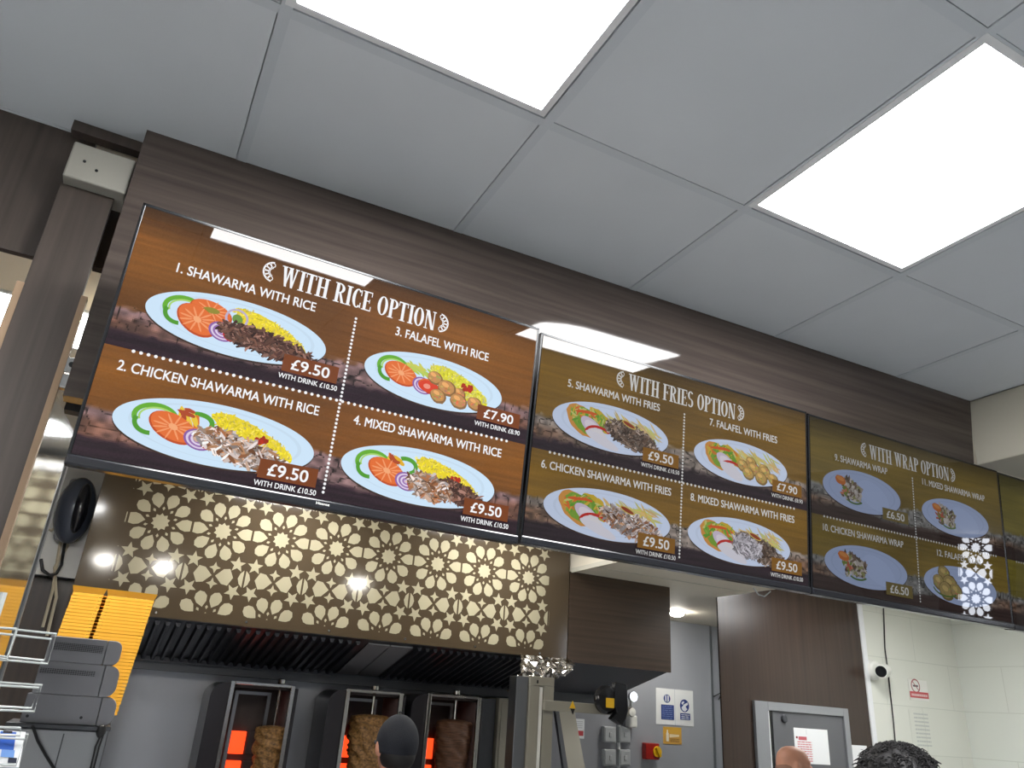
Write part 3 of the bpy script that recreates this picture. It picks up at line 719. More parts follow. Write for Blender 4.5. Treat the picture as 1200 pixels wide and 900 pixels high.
menu_screen(1, 'middle wall menu screen reading WITH FRIES OPTION, between the rice and wrap screens', dict(
    bg=((122, 92, 38), (156, 116, 32), (150, 138, 130), (44, 32, 40)), text=(236, 236, 234), title='WITH FRIES OPTION', tspan=(0.297, 0.700), plate=(214, 228, 255), ftint=(1, 1, 1), tag=(140, 96, 28),
    dishes=[('f_lamb', '5. SHAWARMA WITH FRIES', (0.095, 0.409), UP, P1, '£9.50', DR, T1), ('f_chicken', '6. CHICKEN SHAWARMA WITH FRIES', (0.037, 0.462), LO, P2, '£9.50', DR, T2),
            ('f_falafel', '7. FALAFEL WITH FRIES', (0.594, 0.866), UP, P3, '£7.90', 'WITH DRINK £8.90', T3), ('f_mixed', '8. MIXED SHAWARMA WITH FRIES', (0.531, 0.935), LO, P4, '£9.50', DR, T4)]))
menu_screen(2, 'dim wall menu screen reading WITH WRAP OPTION, right of the fries screen', dict(
    bg=((126, 106, 50), (136, 116, 40), (140, 140, 140), (62, 48, 46)), text=(226, 228, 230), title='WITH WRAP OPTION', tspan=(0.287, 0.708), plate=(180, 198, 234), ftint=(.98, .98, 1), tag=(120, 106, 56),
    dishes=[('w_lamb', '9. SHAWARMA WRAP', (0.113, 0.368), UP, (0.060, 0.432, 0.262, 0.498), '£6.50', None, (0.333, 0.461, 0.440, 0.508)), ('w_chicken', '10. CHICKEN SHAWARMA WRAP', (0.050, 0.428), LO, (0.059, 0.444, 0.690, 0.918), '£6.50', None, (0.331, 0.460, 0.860, 0.930)),
            ('w_mixed', '11. MIXED SHAWARMA WRAP', (0.548, 0.897), UP, P3, None, None, None), ('w_falafel', '12. FALAFEL WRAP', (0.600, 0.850), LO, P4, None, None, None)]))
menu_screen(3, 'menu screen at the far right, only its left edge inside the photo', dict(
    bg=((120, 110, 50), (130, 120, 44), (140, 140, 140), (60, 50, 48)), text=(210, 212, 212), title=None, plate=(190, 204, 245), ftint=(.95, .95, 1), tag=(120, 106, 56), dishes=[]))
MB().tube([at(883, 689, y=1.66), at(889, 697, y=1.665), at(896, 699, y=1.67), at(903, 693, y=1.67)], 0.002, 6).build('loose_cable', M['acryl'])
tag(bpy.data.objects['loose_cable'], 'thin grey cable looped below the middle menu screen', 'cable')

# ------------------------------------------------------------------ extraction hood with its lattice front
def kite(cx, cz, r0, r1, wid, ang):
    """petal of the ten-fold star, tip towards the star centre"""
    ca, sa = math.cos(ang), math.sin(ang); L = r1 - r0
    loc = [(r0, 0), (r0 + L * 0.32, wid * 0.40), (r0 + L * 0.62, wid / 2), (r0 + L * 0.87, wid * 0.34), (r1, 0.0), (r0 + L * 0.87, -wid * 0.34), (r0 + L * 0.62, -wid / 2), (r0 + L * 0.32, -wid * 0.40)]
    if abs(sa) < 0.01: loc = [(r0, 0), (r0 + L * 0.34, wid * 0.40), (r0 + L * 0.62, wid / 2), (r1 - L * 0.075, wid * 0.42), (r1 - L * 0.075, -wid * 0.42), (r0 + L * 0.62, -wid / 2), (r0 + L * 0.34, -wid * 0.40)]
    return [(cx + a * ca - b * sa, cz + a * sa + b * ca) for a, b in loc]
def star(cx, cz, r, ri, n, a0):
    return [(cx + (r if k % 2 == 0 else ri) * math.cos(a0 + math.pi * k / n), cz + (r if k % 2 == 0 else ri) * math.sin(a0 + math.pi * k / n)) for k in range(2 * n)]
def clip(poly, lo, hi, ax):
    for sgn, lim in ((1, lo), (-1, hi)):
        out = []
        for i in range(len(poly)):
            a, b = poly[i - 1], poly[i]; da, db = sgn * (a[ax] - lim), sgn * (b[ax] - lim)
            if (da >= 0) != (db >= 0):
                t = da / (da - db); out.append((a[0] + (b[0] - a[0]) * t, a[1] + (b[1] - a[1]) * t))
            if db >= 0: out.append(b)
        poly = out
        if len(poly) < 3: return []
    return poly
def pattern(x0, z0, cols, rows, S, HZ, xa, xb, za, zb):
    """cream pieces of the star pattern: star centres at x0+i*S, z0+j*HZ, cut to the box xa..xb, za..zb"""
    k = S / 0.353; out = []
    for i in cols:
        for j in rows:
            cx, cz = x0 + i * S, z0 + j * HZ
            out.append(star(cx, cz, 0.052 * k, 0.039 * k, 10, math.pi / 2))
            for q in range(10):
                a = math.radians(36 * q)
                out.append(kite(cx, cz, 0.083 * k, 0.177 * k, 0.070 * k, a))
                b = a + math.radians(18)
                for s_ in (1,):
                    out.append([(cx + r * k * math.cos(b + d), cz + r * k * math.sin(b + d)) for r, d in ((0.068, 0), (0.082, 0.10), (0.092, 0), (0.082, -0.10))])
            mz = cz + HZ / 2
            out.append(star(cx, mz + 0.046 * k, 0.033 * k, 0.014 * k, 4, math.pi / 2)); out.append(star(cx, mz - 0.046 * k, 0.033 * k, 0.014 * k, 4, math.pi / 2))
            for sg in (1, -1):
                out.append([(cx + sg * a * k, mz + b * k) for a, b in ((0.010, 0), (0.052, 0.043), (0.088, 0.049), (0.113, 0.0), (0.088, -0.049), (0.052, -0.043))])
                lx = cx + S / 2
                out.append([(lx + sg * 0.006 * k, mz + 0.05 * k), (lx + sg * 0.026 * k, mz + 0.03 * k), (lx + sg * 0.036 * k, mz), (lx + sg * 0.026 * k, mz - 0.03 * k), (lx + sg * 0.006 * k, mz - 0.05 * k)])
                for dz in (0.080, -0.080): out.append(star(lx + sg * 0.052 * k, mz + dz * k, 0.048 * k, 0.021 * k, 5, math.pi / 2 if dz > 0 else -math.pi / 2))
    res = []
    for p_ in out:
        p_ = clip(p_, xa, xb, 0)
        if p_: p_ = clip(p_, za, zb, 1)
        if p_: res.append(p_)
    return res
HY = 4.9
lz0, lz1 = CZ + 0.362, CZ + 1.2
lp = empty('lattice_panel', (1.45, HY, lz0), 'long glossy brown panel with cream star lattice, hung across the front of the hood', 'decorative panel')
MB().box(-0.195, HY, lz0, 2.972, HY + 0.018, lz1, b=0.002).build('board', M['lattice'], lp)
inl = MB()
for p_ in pattern(0.158, CZ + 0.891, range(-1, 9), (-1, 0, 1), 0.353, 0.525, -0.03, 2.812, CZ + 0.412, CZ + 1.18):
    inl.prism([(x, HY - 0.0009, z) for x, z in p_], (0, 0.0012, 0))
inl.build('star_inlay', M['inlay'], lp)
for x in (0.25, 0.75, 1.25, 1.75, 2.25, 2.75): MB().lathe([(0.006, HY - 0.004), (0.008, HY - 0.001), (0.008, HY)], (x, 0, lz0 + 0.025), 10, axis='y').build('fixing_screw', M['chrome'], lp)

hood = empty('extraction_hood', (1.9, 5.35, CZ + 0.1), 'dark steel extraction hood over the grills with a wood laminate end panel', 'extractor hood')
MB().box(2.978, HY, CZ + 0.350, 3.9, HY + 0.02, ZS, b=0.0015).build('end_panel', M['woodh'], hood)
sh = MB()
sh.prism([(0, HY + 0.02, CZ + 0.36), (0, HY + 0.02, ZS), (0, 5.8, ZS), (0, 5.8, CZ + 0.1), (0, 5.68, CZ + 0.1), (0, 5.68, CZ + 0.165)], (3.9, 0, 0))
sh.build('canopy', M['darksteel'], hood)
def zslope(y): return CZ + 0.36 + (0.165 - 0.36) * (y - HY - 0.02) / (5.68 - HY - 0.02)
def baffle(x0, x1):
    b = MB(); n = int((x1 - x0) / 0.055)
    for k in range(n):
        xa = x0 + (x1 - x0) * k / n; w = (x1 - x0) / n * 0.55
        ya, yb = HY + 0.05, 5.62
        pts = [(xa, ya, zslope(ya) - 0.004), (xa + w * 0.3, ya, zslope(ya) - 0.026), (xa + w * 0.8, ya, zslope(ya) - 0.026), (xa + w, ya, zslope(ya) - 0.004)]
        b.prism(pts, (0, yb - ya, zslope(yb) - zslope(ya)))
    b.box(x0, 5.605, zslope(5.62) - 0.03, x1, 5.63, zslope(5.62)); return b.build('baffle_filter', M['filter'], hood)
baffle(0.03, 1.50); baffle(1.86, 2.93)
ya, yb = HY + 0.06, 5.62
for xa, xb in ((1.53, 1.672), (1.682, 1.83)):
    cp = MB(); cp.prism([(xa, ya, zslope(ya) - 0.003), (xb, ya, zslope(ya) - 0.003), (xb, ya, zslope(ya) - 0.012), (xa, ya, zslope(ya) - 0.012)], (0, yb - ya, zslope(yb) - zslope(ya)))
    cp.build('blanking_plate', M['plate'], hood)
MB().box(0.0, 5.66, CZ + 0.098, 3.9, 5.69, CZ + 0.172, b=0.003).build('grease_rail', M['darksteel'], hood)
# ------------------------------------------------------------------ cooking line
ct = empty('steel_counter', (1.6, 5.4, 0), 'brushed steel counter carrying the three kebab grills', 'counter')
MB().box(0.3, 5.0, 0.86, 3.05, 5.795, 0.90, b=0.004).build('worktop', M['steel'], ct)
MB().box(0.35, 5.05, 0.30, 3.0, 5.78, 0.32).build('lower_shelf', M['steel'], ct)
for x in (0.36, 1.65, 2.98):
    for y in (5.06, 5.74): MB().tube([(x, y, 0), (x, y, 0.87)], 0.02, 10).build('leg', M['steel'], ct)
def lump(seed, amp, fr):
    rr = random.Random(seed); ph = [(rr.uniform(0, 6.28), rr.randint(2, 9), rr.uniform(20, fr)) for _ in range(9)]
    return lambda a, h: 1 + amp * sum(math.sin(k * a + q * h + p_) for p_, k, q in ph) / 3
def grill(x0, x1, top, spit_x, mt, mtop, mr, mm, label, seed):
    g = empty('kebab_grill', ((x0 + x1) / 2, 5.5, 0.90), label, 'kebab grill', 'upright kebab grills under the hood')
    zt = CZ + top; yf, ybk = 5.36, 5.76; zb = 0.905
    # rounded dark left cheek wrapping to the back
    sh = MB(); n = 8; L = x0 - 0.105
    out = [(L, zb)] + [(L + 0.09 - 0.09 * math.cos(math.pi / 2 * k / n), zt - 0.10 + 0.09 * math.sin(math.pi / 2 * k / n)) for k in range(n + 1)] + [(x0 + 0.005, zt - 0.01), (x0 + 0.005, zb)]
    sh.prism([(x, yf + 0.03, z) for x, z in out], (0, ybk - yf - 0.04, 0))
    sh.box(x1 - 0.01, yf + 0.03, zb, x1 + 0.03, ybk, zt - 0.02, b=0.004)
    sh.build('side_cheek', M['cheek'], g)
    MB().box(x0 + 0.006, ybk - 0.03, zb, x1 - 0.012, ybk, zt - 0.03).box(x0 + 0.006, yf + 0.06, zt - 0.035, x1 - 0.012, ybk - 0.03, zt - 0.02).build('back_plate', M['soot'], g)
    fr = MB(); w = 0.026
    fr.box(x0, yf, zb, x0 + w, yf + 0.03, zt, b=0.003).box(x1 - w, yf, zb, x1, yf + 0.03, zt - 0.004, b=0.003)
    fr.box(x0 + w, yf, zt - 0.018, x1 - w, yf + 0.03, zt, b=0.003)
    fr.build('front_frame', M['chrome'], g)
    MB().box(x1 - 0.018, yf + 0.031, zb, x1 - 0.0105, ybk - 0.035, zt - 0.04).build('inner_lining', M['lining'], g)
    ix0, ix1 = x0 + 0.085, x1 - 0.085
    fi = MB(); fi.box(ix0, 5.66, zb, ix0 + 0.022, 5.68, zt - 0.055).box(ix1 - 0.022, 5.66, zb, ix1, 5.68, zt - 0.055).box(ix0 + 0.022, 5.66, zt - 0.075, ix1 - 0.022, 5.68, zt - 0.055)
    fi.build('burner_frame', M['steel'], g)
    for row in range(3):
        z1 = zt - 0.30 - row * 0.175
        b = MB().box(ix0 + 0.03, 5.695, z1 - 0.135, ix0 + 0.125, 5.725, z1, b=0.003).build('burner', M['red'], g)
        MB().box(ix0 + 0.135, 5.70, z1 - 0.135, ix1 - 0.03, 5.725, z1, b=0.003).build('burner', M['soot'], g)
    sy = 5.50
    sp = MB(); sp.tube([(spit_x, sy, zb + 0.02), (spit_x, sy, zt + 0.03)], 0.011, 10).lathe([(0.018, zt - 0.002), (0.026, zt + 0.006), (0.026, zt + 0.03), (0.012, zt + 0.036)], (spit_x, sy, 0), 14)
    sp.box(spit_x - 0.012, yf + 0.02, zt - 0.012, spit_x + 0.012, sy + 0.08, zt + 0.002)
    sp.build('spit', M['chrome'], g)
    mz = CZ + mtop; me = MB(); H = mz - (zb + 0.12); n = 46
    prof = [(0.02, zb + 0.12)]
    for k in range(n + 1):
        t = k / n; r = mr * (0.55 + 0.45 * min(1, t * 1.25)) * (1 - 0.10 * max(0, t - 0.9) * 10 * 0.6)
        prof.append((r, zb + 0.12 + H * t))
    prof += [(mr * 0.55, mz + 0.012), (0.012, mz + 0.016)]
    me.lathe(prof, (spit_x, sy, 0), 44, jitter=lump(seed, mt, 150))
    me.build('meat_stack', mm, g, smooth=True)
    MB().lathe([(0.02, zb), (0.15, zb + 0.002), (0.165, zb + 0.03), (0.158, zb + 0.03), (0.145, zb + 0.01), (0.02, zb + 0.01)], (spit_x, sy, 0), 28).build('drip_tray', M['chrome'], g)
    return g
grill(0.800, 1.205, 0.069, 1.139, 0.13, -0.195, 0.104, M['meatl'], 'leftmost kebab grill with a narrow pale chicken spit starting lowest', 3)
grill(1.548, 1.951, 0.074, 1.787, 0.12, -0.093, 0.138, M['meatl'], 'middle kebab grill with a wide pale chicken spit, partly behind the capped cook', 8)
grill(2.134, 2.545, 0.085, 2.408, 0.05, -0.090, 0.130, M['meatd'], 'rightmost kebab grill with a dark brown lamb spit', 15)
cab = empty('steel_cabinet', (2.82, 5.6, 0.9), 'tall pale steel cabinet right of the rightmost kebab grill', 'cabinet')
MB().box(2.60, 5.55, 0.905, 2.76, 5.79, CZ + 0.08, b=0.004).build('dark_side', M['darksteel'], cab)
MB().box(2.77, 5.52, 0.905, 3.04, 5.79, CZ + 0.09, b=0.004).build('body', M['post'], cab)
MB().box(2.79, 5.512, 0.95, 3.02, 5.52, CZ + 0.06, b=0.002).build('door', M['post'], cab)

# metal upright with arm, right of the grills
PY = 4.4
a = at(622, 792, y=PY); b = at(650, 792, y=PY)
st = empty('metal_upright', ((a.x + b.x) / 2, PY + 0.05, 0), 'beige metal upright with a white slot strip and a horizontal arm at its top', 'metal post')
pst = MB(); zt = a.z
pst.box(a.x, PY, 0, a.x + 0.068, PY + 0.1, zt - 0.051, b=0.003).box(b.x - 0.073, PY, 0, b.x, PY + 0.1, zt - 0.051, b=0.003).box(a.x, PY, zt - 0.0505, b.x, PY + 0.1, zt, b=0.003)
pst.box(a.x + 0.07, PY + 0.02, 0, b.x - 0.07, PY + 0.08, zt - 0.05)
pst.build('column', M['post'], st)
MB().box(a.x + 0.071, PY + 0.005, 0.3, a.x + 0.092, PY + 0.02, zt - 0.06).build('slot_strip', M['white'], st)
MB().box(a.x - 0.085, PY + 0.02, 0, a.x - 0.002, PY + 0.12, zt - 0.005, b=0.004).build('side_cover', M['steel'], st)
c0 = at(636, 826, y=PY - 0.01); c1 = at(735, 830, y=PY - 0.01)
MB().box(c0.x, PY - 0.035, c0.z - 0.03, c1.x, PY - 0.001, c0.z + 0.028, b=0.003).build('arm', M['post'], st)
w = at(671, 826, y=PY - 0.036)
yt = MB(); yt.prism([(w.x - 0.022, PY - 0.0365, w.z - 0.02), (w.x + 0.022, PY - 0.0365, w.z - 0.02), (w.x, PY - 0.0365, w.z + 0.024)], (0, 0.001, 0)); yt.build('warning_triangle', M['yelp'], st)
MB().prism([(w.x - 0.016, PY - 0.037, w.z - 0.022), (w.x + 0.018, PY - 0.037, w.z - 0.022), (w.x + 0.004, PY - 0.037, w.z - 0.055)], (0, 0.004, 0)).build('arm_pointer', M['black'], st)
MB().box(a.x + 0.045, PY - 0.002, zt - 0.04, a.x + 0.055, PY, zt - 0.02).build('key_slot', M['black'], st)
# kebab knife with a round black guard hung on the arm
k0 = at(712, 824, y=PY - 0.06)
kn = empty('electric_carver', (k0.x, PY - 0.06, k0.z), 'black round-headed carving machine with a yellow square sticker, hung on the beige arm', 'carving tool')
MB().lathe([(0.01, PY - 0.085), (0.07, PY - 0.08), (0.085, PY - 0.065), (0.085, PY - 0.045), (0.06, PY - 0.036)], (k0.x - 0.01, 0, k0.z + 0.02), 28, axis='y').build('guard', M['black'], kn, smooth=False)
MB().box(k0.x - 0.03, PY - 0.0885, k0.z - 0.027, k0.x + 0.032, PY - 0.085, k0.z + 0.03, b=0.003).build('sticker', M['yelp'], kn)
h0 = at(726, 800, y=PY - 0.06); h1 = at(723, 850, y=PY - 0.06)
MB().prism([(h0.x - 0.05, PY - 0.09, h0.z), (h0.x + 0.04, PY - 0.09, h0.z - 0.01), (h0.x + 0.05, PY - 0.09, k0.z - 0.03), (h1.x + 0.05, PY - 0.09, h1.z + 0.04), (h1.x + 0.02, PY - 0.09, h1.z), (h1.x - 0.06, PY - 0.09, h1.z + 0.035), (h1.x - 0.02, PY - 0.09, k0.z - 0.05), (h0.x - 0.06, PY - 0.09, k0.z)], (0, 0.05, 0)).build('motor_body', M['black'], kn, bevel=0.006)
# crumpled foil round the hood corner
fo = MB(); rr = random.Random(4); f0 = at(640, 780, y=4.82)
nx, nz = 26, 12; vs = []
for i in range(nx + 1):
    for j in range(nz + 1):
        t, q = i / nx, j / nz
        vs.append((f0.x - 0.17 + 0.42 * t - 0.10 * q + rr.uniform(-.012, .012), 4.885 - 0.09 * math.sin(math.pi * q) + rr.uniform(-.02, .02), lz0 + 0.004 - 0.25 * q * (0.7 + 0.3 * math.sin(3 * t + 1)) + rr.uniform(-.012, .006) * (q > 0)))
fo.add(vs, [(i * (nz + 1) + j, (i + 1) * (nz + 1) + j, (i + 1) * (nz + 1) + j + 1, i * (nz + 1) + j + 1) for i in range(nx) for j in range(nz)])
fob = fo.build('foil_sheet', M['foil'], recalc=False)
sm = fob.modifiers.new('thick', 'SOLIDIFY'); sm.thickness = 0.002
tag(fob, 'crumpled silver foil hanging under the lattice panel corner above the metal upright', 'foil')
# slanted board beside the upright
b0, b1, b2, b3 = at(655, 832, y=4.95), at(673, 832, y=4.95), at(684, 930, y=4.6), at(662, 930, y=4.6)
bd = MB().prism([b0, b1, Vector((b1.x + 0.1, 4.55, 0.5)), Vector((b0.x + 0.07, 4.55, 0.5))], (0, 0.02, 0))
lb = empty('leaning_panel', (b0.x, 4.55, 0.5), 'cream metal panel leaning behind the arm of the beige upright', 'panel')
bd.build('sheet', M['post'], lb)
MB().prism([b0 - Vector((0.03, 0, 0)), b0 + Vector((0.002, 0, 0)), Vector((b0.x + 0.07, 4.55, 0.5)), Vector((b0.x + 0.03, 4.55, 0.5))], (0, 0.03, 0)).build('folded_edge', M['darksteel'], lb)
MB().box(b0.x - 0.05, 4.5, 0, b0.x + 0.25, 4.62, 0.5, b=0.004).build('base', M['darksteel'], lb)

# ------------------------------------------------------------------ things on the steel back wall
WY = 6.598
class Sheet(MB):
    """printed sheet on a wall facing the customers: coloured pieces laid over each other"""
    def __init__(s, y, th=0.003): super().__init__(); s.y = y; s.n = 0
    def r(s, x0, z0, x1, z1, c):
        s.n += 1; y = s.y - 0.0004 * s.n; s.add([(x0, y, z0), (x1, y, z0), (x1, y, z1), (x0, y, z1)], [(0, 1, 2, 3)], c); return s
    def e(s, cx, cz, rx, rz, c, n=24):
        s.n += 1; y = s.y - 0.0004 * s.n; s.add([(cx + rx * math.cos(2 * math.pi * k / n), y, cz + rz * math.sin(2 * math.pi * k / n)) for k in range(n)], [tuple(range(n))], c); return s
    def q(s, pts, c):
        s.n += 1; y = s.y - 0.0004 * s.n; s.add([(x, y, z) for x, z in pts], [tuple(range(len(pts)))], c); return s
def notice(name, px, y, label, cat, draw, th=0.004, back=None):
    ps = [at(*p_, y=y) for p_ in px]; x0 = (ps[0].x + ps[3].x) / 2; x1 = (ps[1].x + ps[2].x) / 2; z1 = (ps[0].z + ps[1].z) / 2; z0 = (ps[2].z + ps[3].z) / 2
    t = empty(name, ((x0 + x1) / 2, y, z0), label, cat)
    MB().box(x0, y - th, z0, x1, y, z1, b=0.0008).build('board', back or M['paper'], t)
    s = Sheet(y - th); W = x1 - x0; H = z1 - z0
    draw(s, lambda u: x0 + u * W, lambda v: z1 - v * H); s.build('print', M['paint'], t, recalc=False); return t
BL = (40, 62, 128); WHT = (226, 230, 234)
def lines(s, X, Z, u0, u1, v0, v1, n, c, seed=1, hh=0.35):
    rr = random.Random(seed)
    for k in range(n):
        v = v0 + (v1 - v0) * (k + 0.3) / n; dv = (v1 - v0) / n * hh; u = u0
        while u < u1 - 0.01:
            w = min(rr.uniform(0.03, 0.12), u1 - u); s.r(X(u), Z(v + dv), X(u + w * 0.85), Z(v), c); s.n -= 1; u += w
    s.n += 1
def d_safety(s, X, Z):
    s.r(X(0.495), Z(1), X(0.503), Z(0), (176, 184, 192))
    s.e(X(.29), Z(.28), (X(.38) - X(.2)) / 2, (Z(.16) - Z(.40)) / 2, BL)
    s.q([(X(.245), Z(.20)), (X(.275), Z(.18)), (X(.275), Z(.38)), (X(.245), Z(.34))], WHT).q([(X(.305), Z(.18)), (X(.335), Z(.2)), (X(.335), Z(.34)), (X(.305), Z(.38))], WHT)
    s.r(X(.13), Z(.86), X(.47), Z(.45), BL); lines(s, X, Z, .16, .44, .47, .85, 7, (120, 138, 186), 3)
    s.e(X(.755), Z(.44), (X(.88) - X(.63)) / 2, (Z(.27) - Z(.63)) / 2, BL)
    s.q([(X(.67), Z(.50)), (X(.74), Z(.40)), (X(.84), Z(.34)), (X(.85), Z(.40)), (X(.78), Z(.46)), (X(.83), Z(.53)), (X(.77), Z(.6)), (X(.70), Z(.57))], WHT)
    s.e(X(.70), Z(.37), .012, .014, WHT, 10).e(X(.73), Z(.34), .008, .01, WHT, 10)
    s.r(X(.63), Z(.83), X(.90), Z(.65), BL); lines(s, X, Z, .66, .88, .67, .82, 3, WHT, 5, 0.4)
notice('safety_notice', [(767.5, 805), (811.5, 810.5), (813, 852), (769.5, 848)], WY, 'white sheet with two blue round hygiene symbols on the steel wall', 'notice', d_safety)
def d_yel(s, X, Z):
    s.r(X(0), Z(1), X(1), Z(0), (214, 166, 62)); s.r(X(.02), Z(.97), X(.98), Z(.4), (206, 160, 76))
    s.q([(X(.16), Z(.85)), (X(.30), Z(.85)), (X(.30), Z(.4)), (X(.26), Z(.3)), (X(.26), Z(.18)), (X(.20), Z(.18)), (X(.20), Z(.3)), (X(.16), Z(.4))], (234, 228, 208))
    s.q([(X(.34), Z(.62)), (X(.86), Z(.55)), (X(.86), Z(.44)), (X(.34), Z(.42))], (232, 216, 176)); lines(s, X, Z, .38, .88, .66, .9, 3, (140, 100, 40), 6, 0.5)
notice('hygiene_poster', [(776, 850.5), (798, 853.5), (798.8, 873), (777.5, 871)], WY, 'small yellow notice with a white bottle, below the white hygiene sheet', 'notice', d_yel)
iso = empty('isolator_switch', at(761, 880, y=WY), 'red isolator switch with a yellow turn handle on the steel wall', 'switch')
i0, i1 = at(752, 870, y=WY), at(768, 890, y=WY)
MB().box(i0.x, WY - 0.07, i1.z, i1.x, WY, i0.z, b=0.008).build('box', M['redp'], iso)
cx, cz = i0.x + 0.13, (i0.z + i1.z) / 2
MB().lathe([(0.048, WY - 0.07), (0.048, WY - 0.082), (0.03, WY - 0.084)], (cx, 0, cz), 20, axis='y').build('dial', M['yelp'], iso)
MB().prism([(cx - 0.03, WY - 0.084, cz + 0.035), (cx - 0.012, WY - 0.084, cz + 0.048), (cx + 0.03, WY - 0.084, cz - 0.035), (cx + 0.012, WY - 0.084, cz - 0.048)], (0, -0.02, 0)).build('handle', M['yelp'], iso)
# four switch boxes on a white conduit
sb = [((708, 851), (722, 871), 'top left'), ((726, 851), (739, 871), 'top right'), ((708, 878), (722, 898), 'bottom left'), ((726, 878), (739, 898), 'bottom right')]
for (u0, v0), (u1, v1), lb_ in sb:
    p0, p1 = at(u0, v0, y=WY - 0.05), at(u1, v1, y=WY - 0.05)
    t = empty('switch_box', ((p0.x + p1.x) / 2, WY, p1.z), 'grey surface switch box beside the white conduit, %s of four' % lb_, 'switch box', 'grey switch boxes by the conduit')
    MB().box(p0.x, WY - 0.05, p1.z, p1.x, WY, p0.z, b=0.006).build('box', M['swbox'], t)
    MB().box(p0.x + 0.01, WY - 0.056, p1.z + 0.012, p1.x - 0.01, WY - 0.05, p0.z - 0.012, b=0.002).build('cover', M['swbox'], t)
    MB().box((p0.x + p1.x) / 2 - 0.014, WY - 0.064, (p0.z + p1.z) / 2 - 0.02, (p0.x + p1.x) / 2 + 0.014, WY - 0.056, (p0.z + p1.z) / 2 + 0.02, b=0.002).build('rocker', M['swbox'], t)
c = at(724, 860, y=WY); tag(MB().box(c.x - 0.011, WY - 0.03, 0.9, c.x + 0.011, WY, c.z + 0.2, b=0.004).build('cable_conduit', M['wframe']), 'white vertical cable conduit between the four grey switch boxes', 'conduit')
# twin-head emergency light
e0 = at(741, 818, y=WY - 0.1)
em = empty('emergency_light', (e0.x, WY, e0.z - 0.2), 'white emergency light with two round lamp heads, right of the black carving machine', 'emergency light')
eb0, eb1 = at(736, 838, y=WY - 0.05), at(745, 853, y=WY - 0.05)
MB().box(eb0.x, WY - 0.08, eb1.z, eb1.x, WY, eb0.z, b=0.012).build('body', M['white'], em)
for (px, py, r, mm) in ((742, 816.5, 0.05, M['lampw']), (740.5, 834.5, 0.044, M['white'])):
    q = at(px, py, y=WY - 0.12)
    hd = MB().lathe([(0.015, WY - 0.07), (r * 0.7, WY - 0.08), (r, WY - 0.12), (r * 0.93, WY - 0.128)], (q.x, 0, q.z), 22, axis='y').build('lamp_head', M['black'], em)
    MB().lathe([(r * 0.92, WY - 0.126), (r * 0.85, WY - 0.134), (0.004, WY - 0.138)], (q.x, 0, q.z), 22, axis='y').build('lens', mm, hd)
    MB().tube([(q.x, WY - 0.075, q.z), (eb0.x + 0.03, WY - 0.04, eb0.z - 0.01)], 0.012, 8).build('bracket_arm', M['white'], em)
nz = notice('wall_label', [(673, 842), (684, 843), (685, 866), (674, 865)], 5.797, 'small pale label with a red block on the steel behind the arm', 'label',
            lambda s, X, Z: (s.r(X(.05), Z(.86), X(.9), Z(.6), (190, 60, 66)), lines(s, X, Z, .1, .8, .08, .5, 4, (180, 180, 182), 9)))
# black scribble hook at the laminate wall
hk = MB()
q = [at(*p_, y=WY - 0.02) for p_ in ((837, 816), (846, 811), (842, 820), (848, 812), (847, 826), (845, 818))]
hk.tube(q, 0.006, 6); hk.tube([q[0], Vector((q[0].x, WY, q[0].z))], 0.005, 6)
tag(hk.build('wire_hook', M['cable']), 'black bent wire hook on the steel wall next to the dark laminate wall', 'hook')

# ------------------------------------------------------------------ dark laminate wall with the grey door
DYW = 5.0
d0, d1 = at(881.5, 825, y=DYW), at(990, 826, y=DYW)
zt = (at(900, 825.5, y=DYW).z + at(985, 827, y=DYW).z) / 2
dr = tag(MB().box(d0.x, DYW - 0.03, 0, d0.x + 0.14, DYW, zt, b=0.003).box(d1.x - 0.06, DYW - 0.03, 0, d1.x, DYW, zt, b=0.003).box(d0.x + 0.14, DYW - 0.03, zt - 0.065, d1.x - 0.06, DYW, zt, b=0.003).build('door_1', M['greyframe']), kind='structure')
struct(MB().box(d0.x + 0.2, DYW - 0.012, 0.005, d1.x - 0.062, DYW - 0.001, zt - 0.067), 'door_leaf', M['greydoor'], parent=dr)
struct(MB().box(d0.x + 0.141, DYW - 0.012, 0.005, d0.x + 0.165, DYW - 0.001, zt - 0.067), 'door_jamb', M['wframe'], parent=dr)
struct(MB().box(d0.x + 0.166, DYW - 0.006, 0.005, d0.x + 0.198, DYW - 0.001, zt - 0.067), 'door_gap', M['black'], parent=dr)
hp = at(917, 842, y=DYW)
struct(MB().lathe([(0.03, DYW - 0.012), (0.03, DYW - 0.03), (0.02, DYW - 0.034)], (hp.x, 0, hp.z), 16, axis='y'), 'door_fitting', M['darksteel'], parent=dr)
struct(MB().tube([(d0.x + 0.27, DYW - 0.012, 1.02), (d0.x + 0.27, DYW - 0.06, 1.02), (d0.x + 0.40, DYW - 0.06, 1.02)], 0.01, 8), 'door_handle', M['chrome'], parent=dr)
def d_door(s, X, Z):
    s.r(X(.05), Z(.30), X(.10), Z(.24), (120, 40, 44)); s.r(X(.12), Z(.34), X(.36), Z(.24), (196, 96, 104)); lines(s, X, Z, .08, .5, .36, .95, 9, (206, 120, 126), 2, 0.45)
    s.r(X(.36), Z(.18), X(.365), Z(.04), (130, 130, 134))
notice('door_notice', [(929.5, 853), (969, 855), (973, 896), (933, 895)], DYW - 0.0125, 'white sheet with red writing taped to the grey door', 'notice', d_door, th=0.002)
notice('wall_sheet', [(996.5, 873.5), (1016, 873.5), (1018, 905), (999, 905)], DYW - 0.0002, 'blank white card on the dark laminate between grey door and tiles', 'notice', lambda s, X, Z: s.r(X(.6), Z(.16), X(.75), Z(.14), (90, 90, 96)), th=0.003)
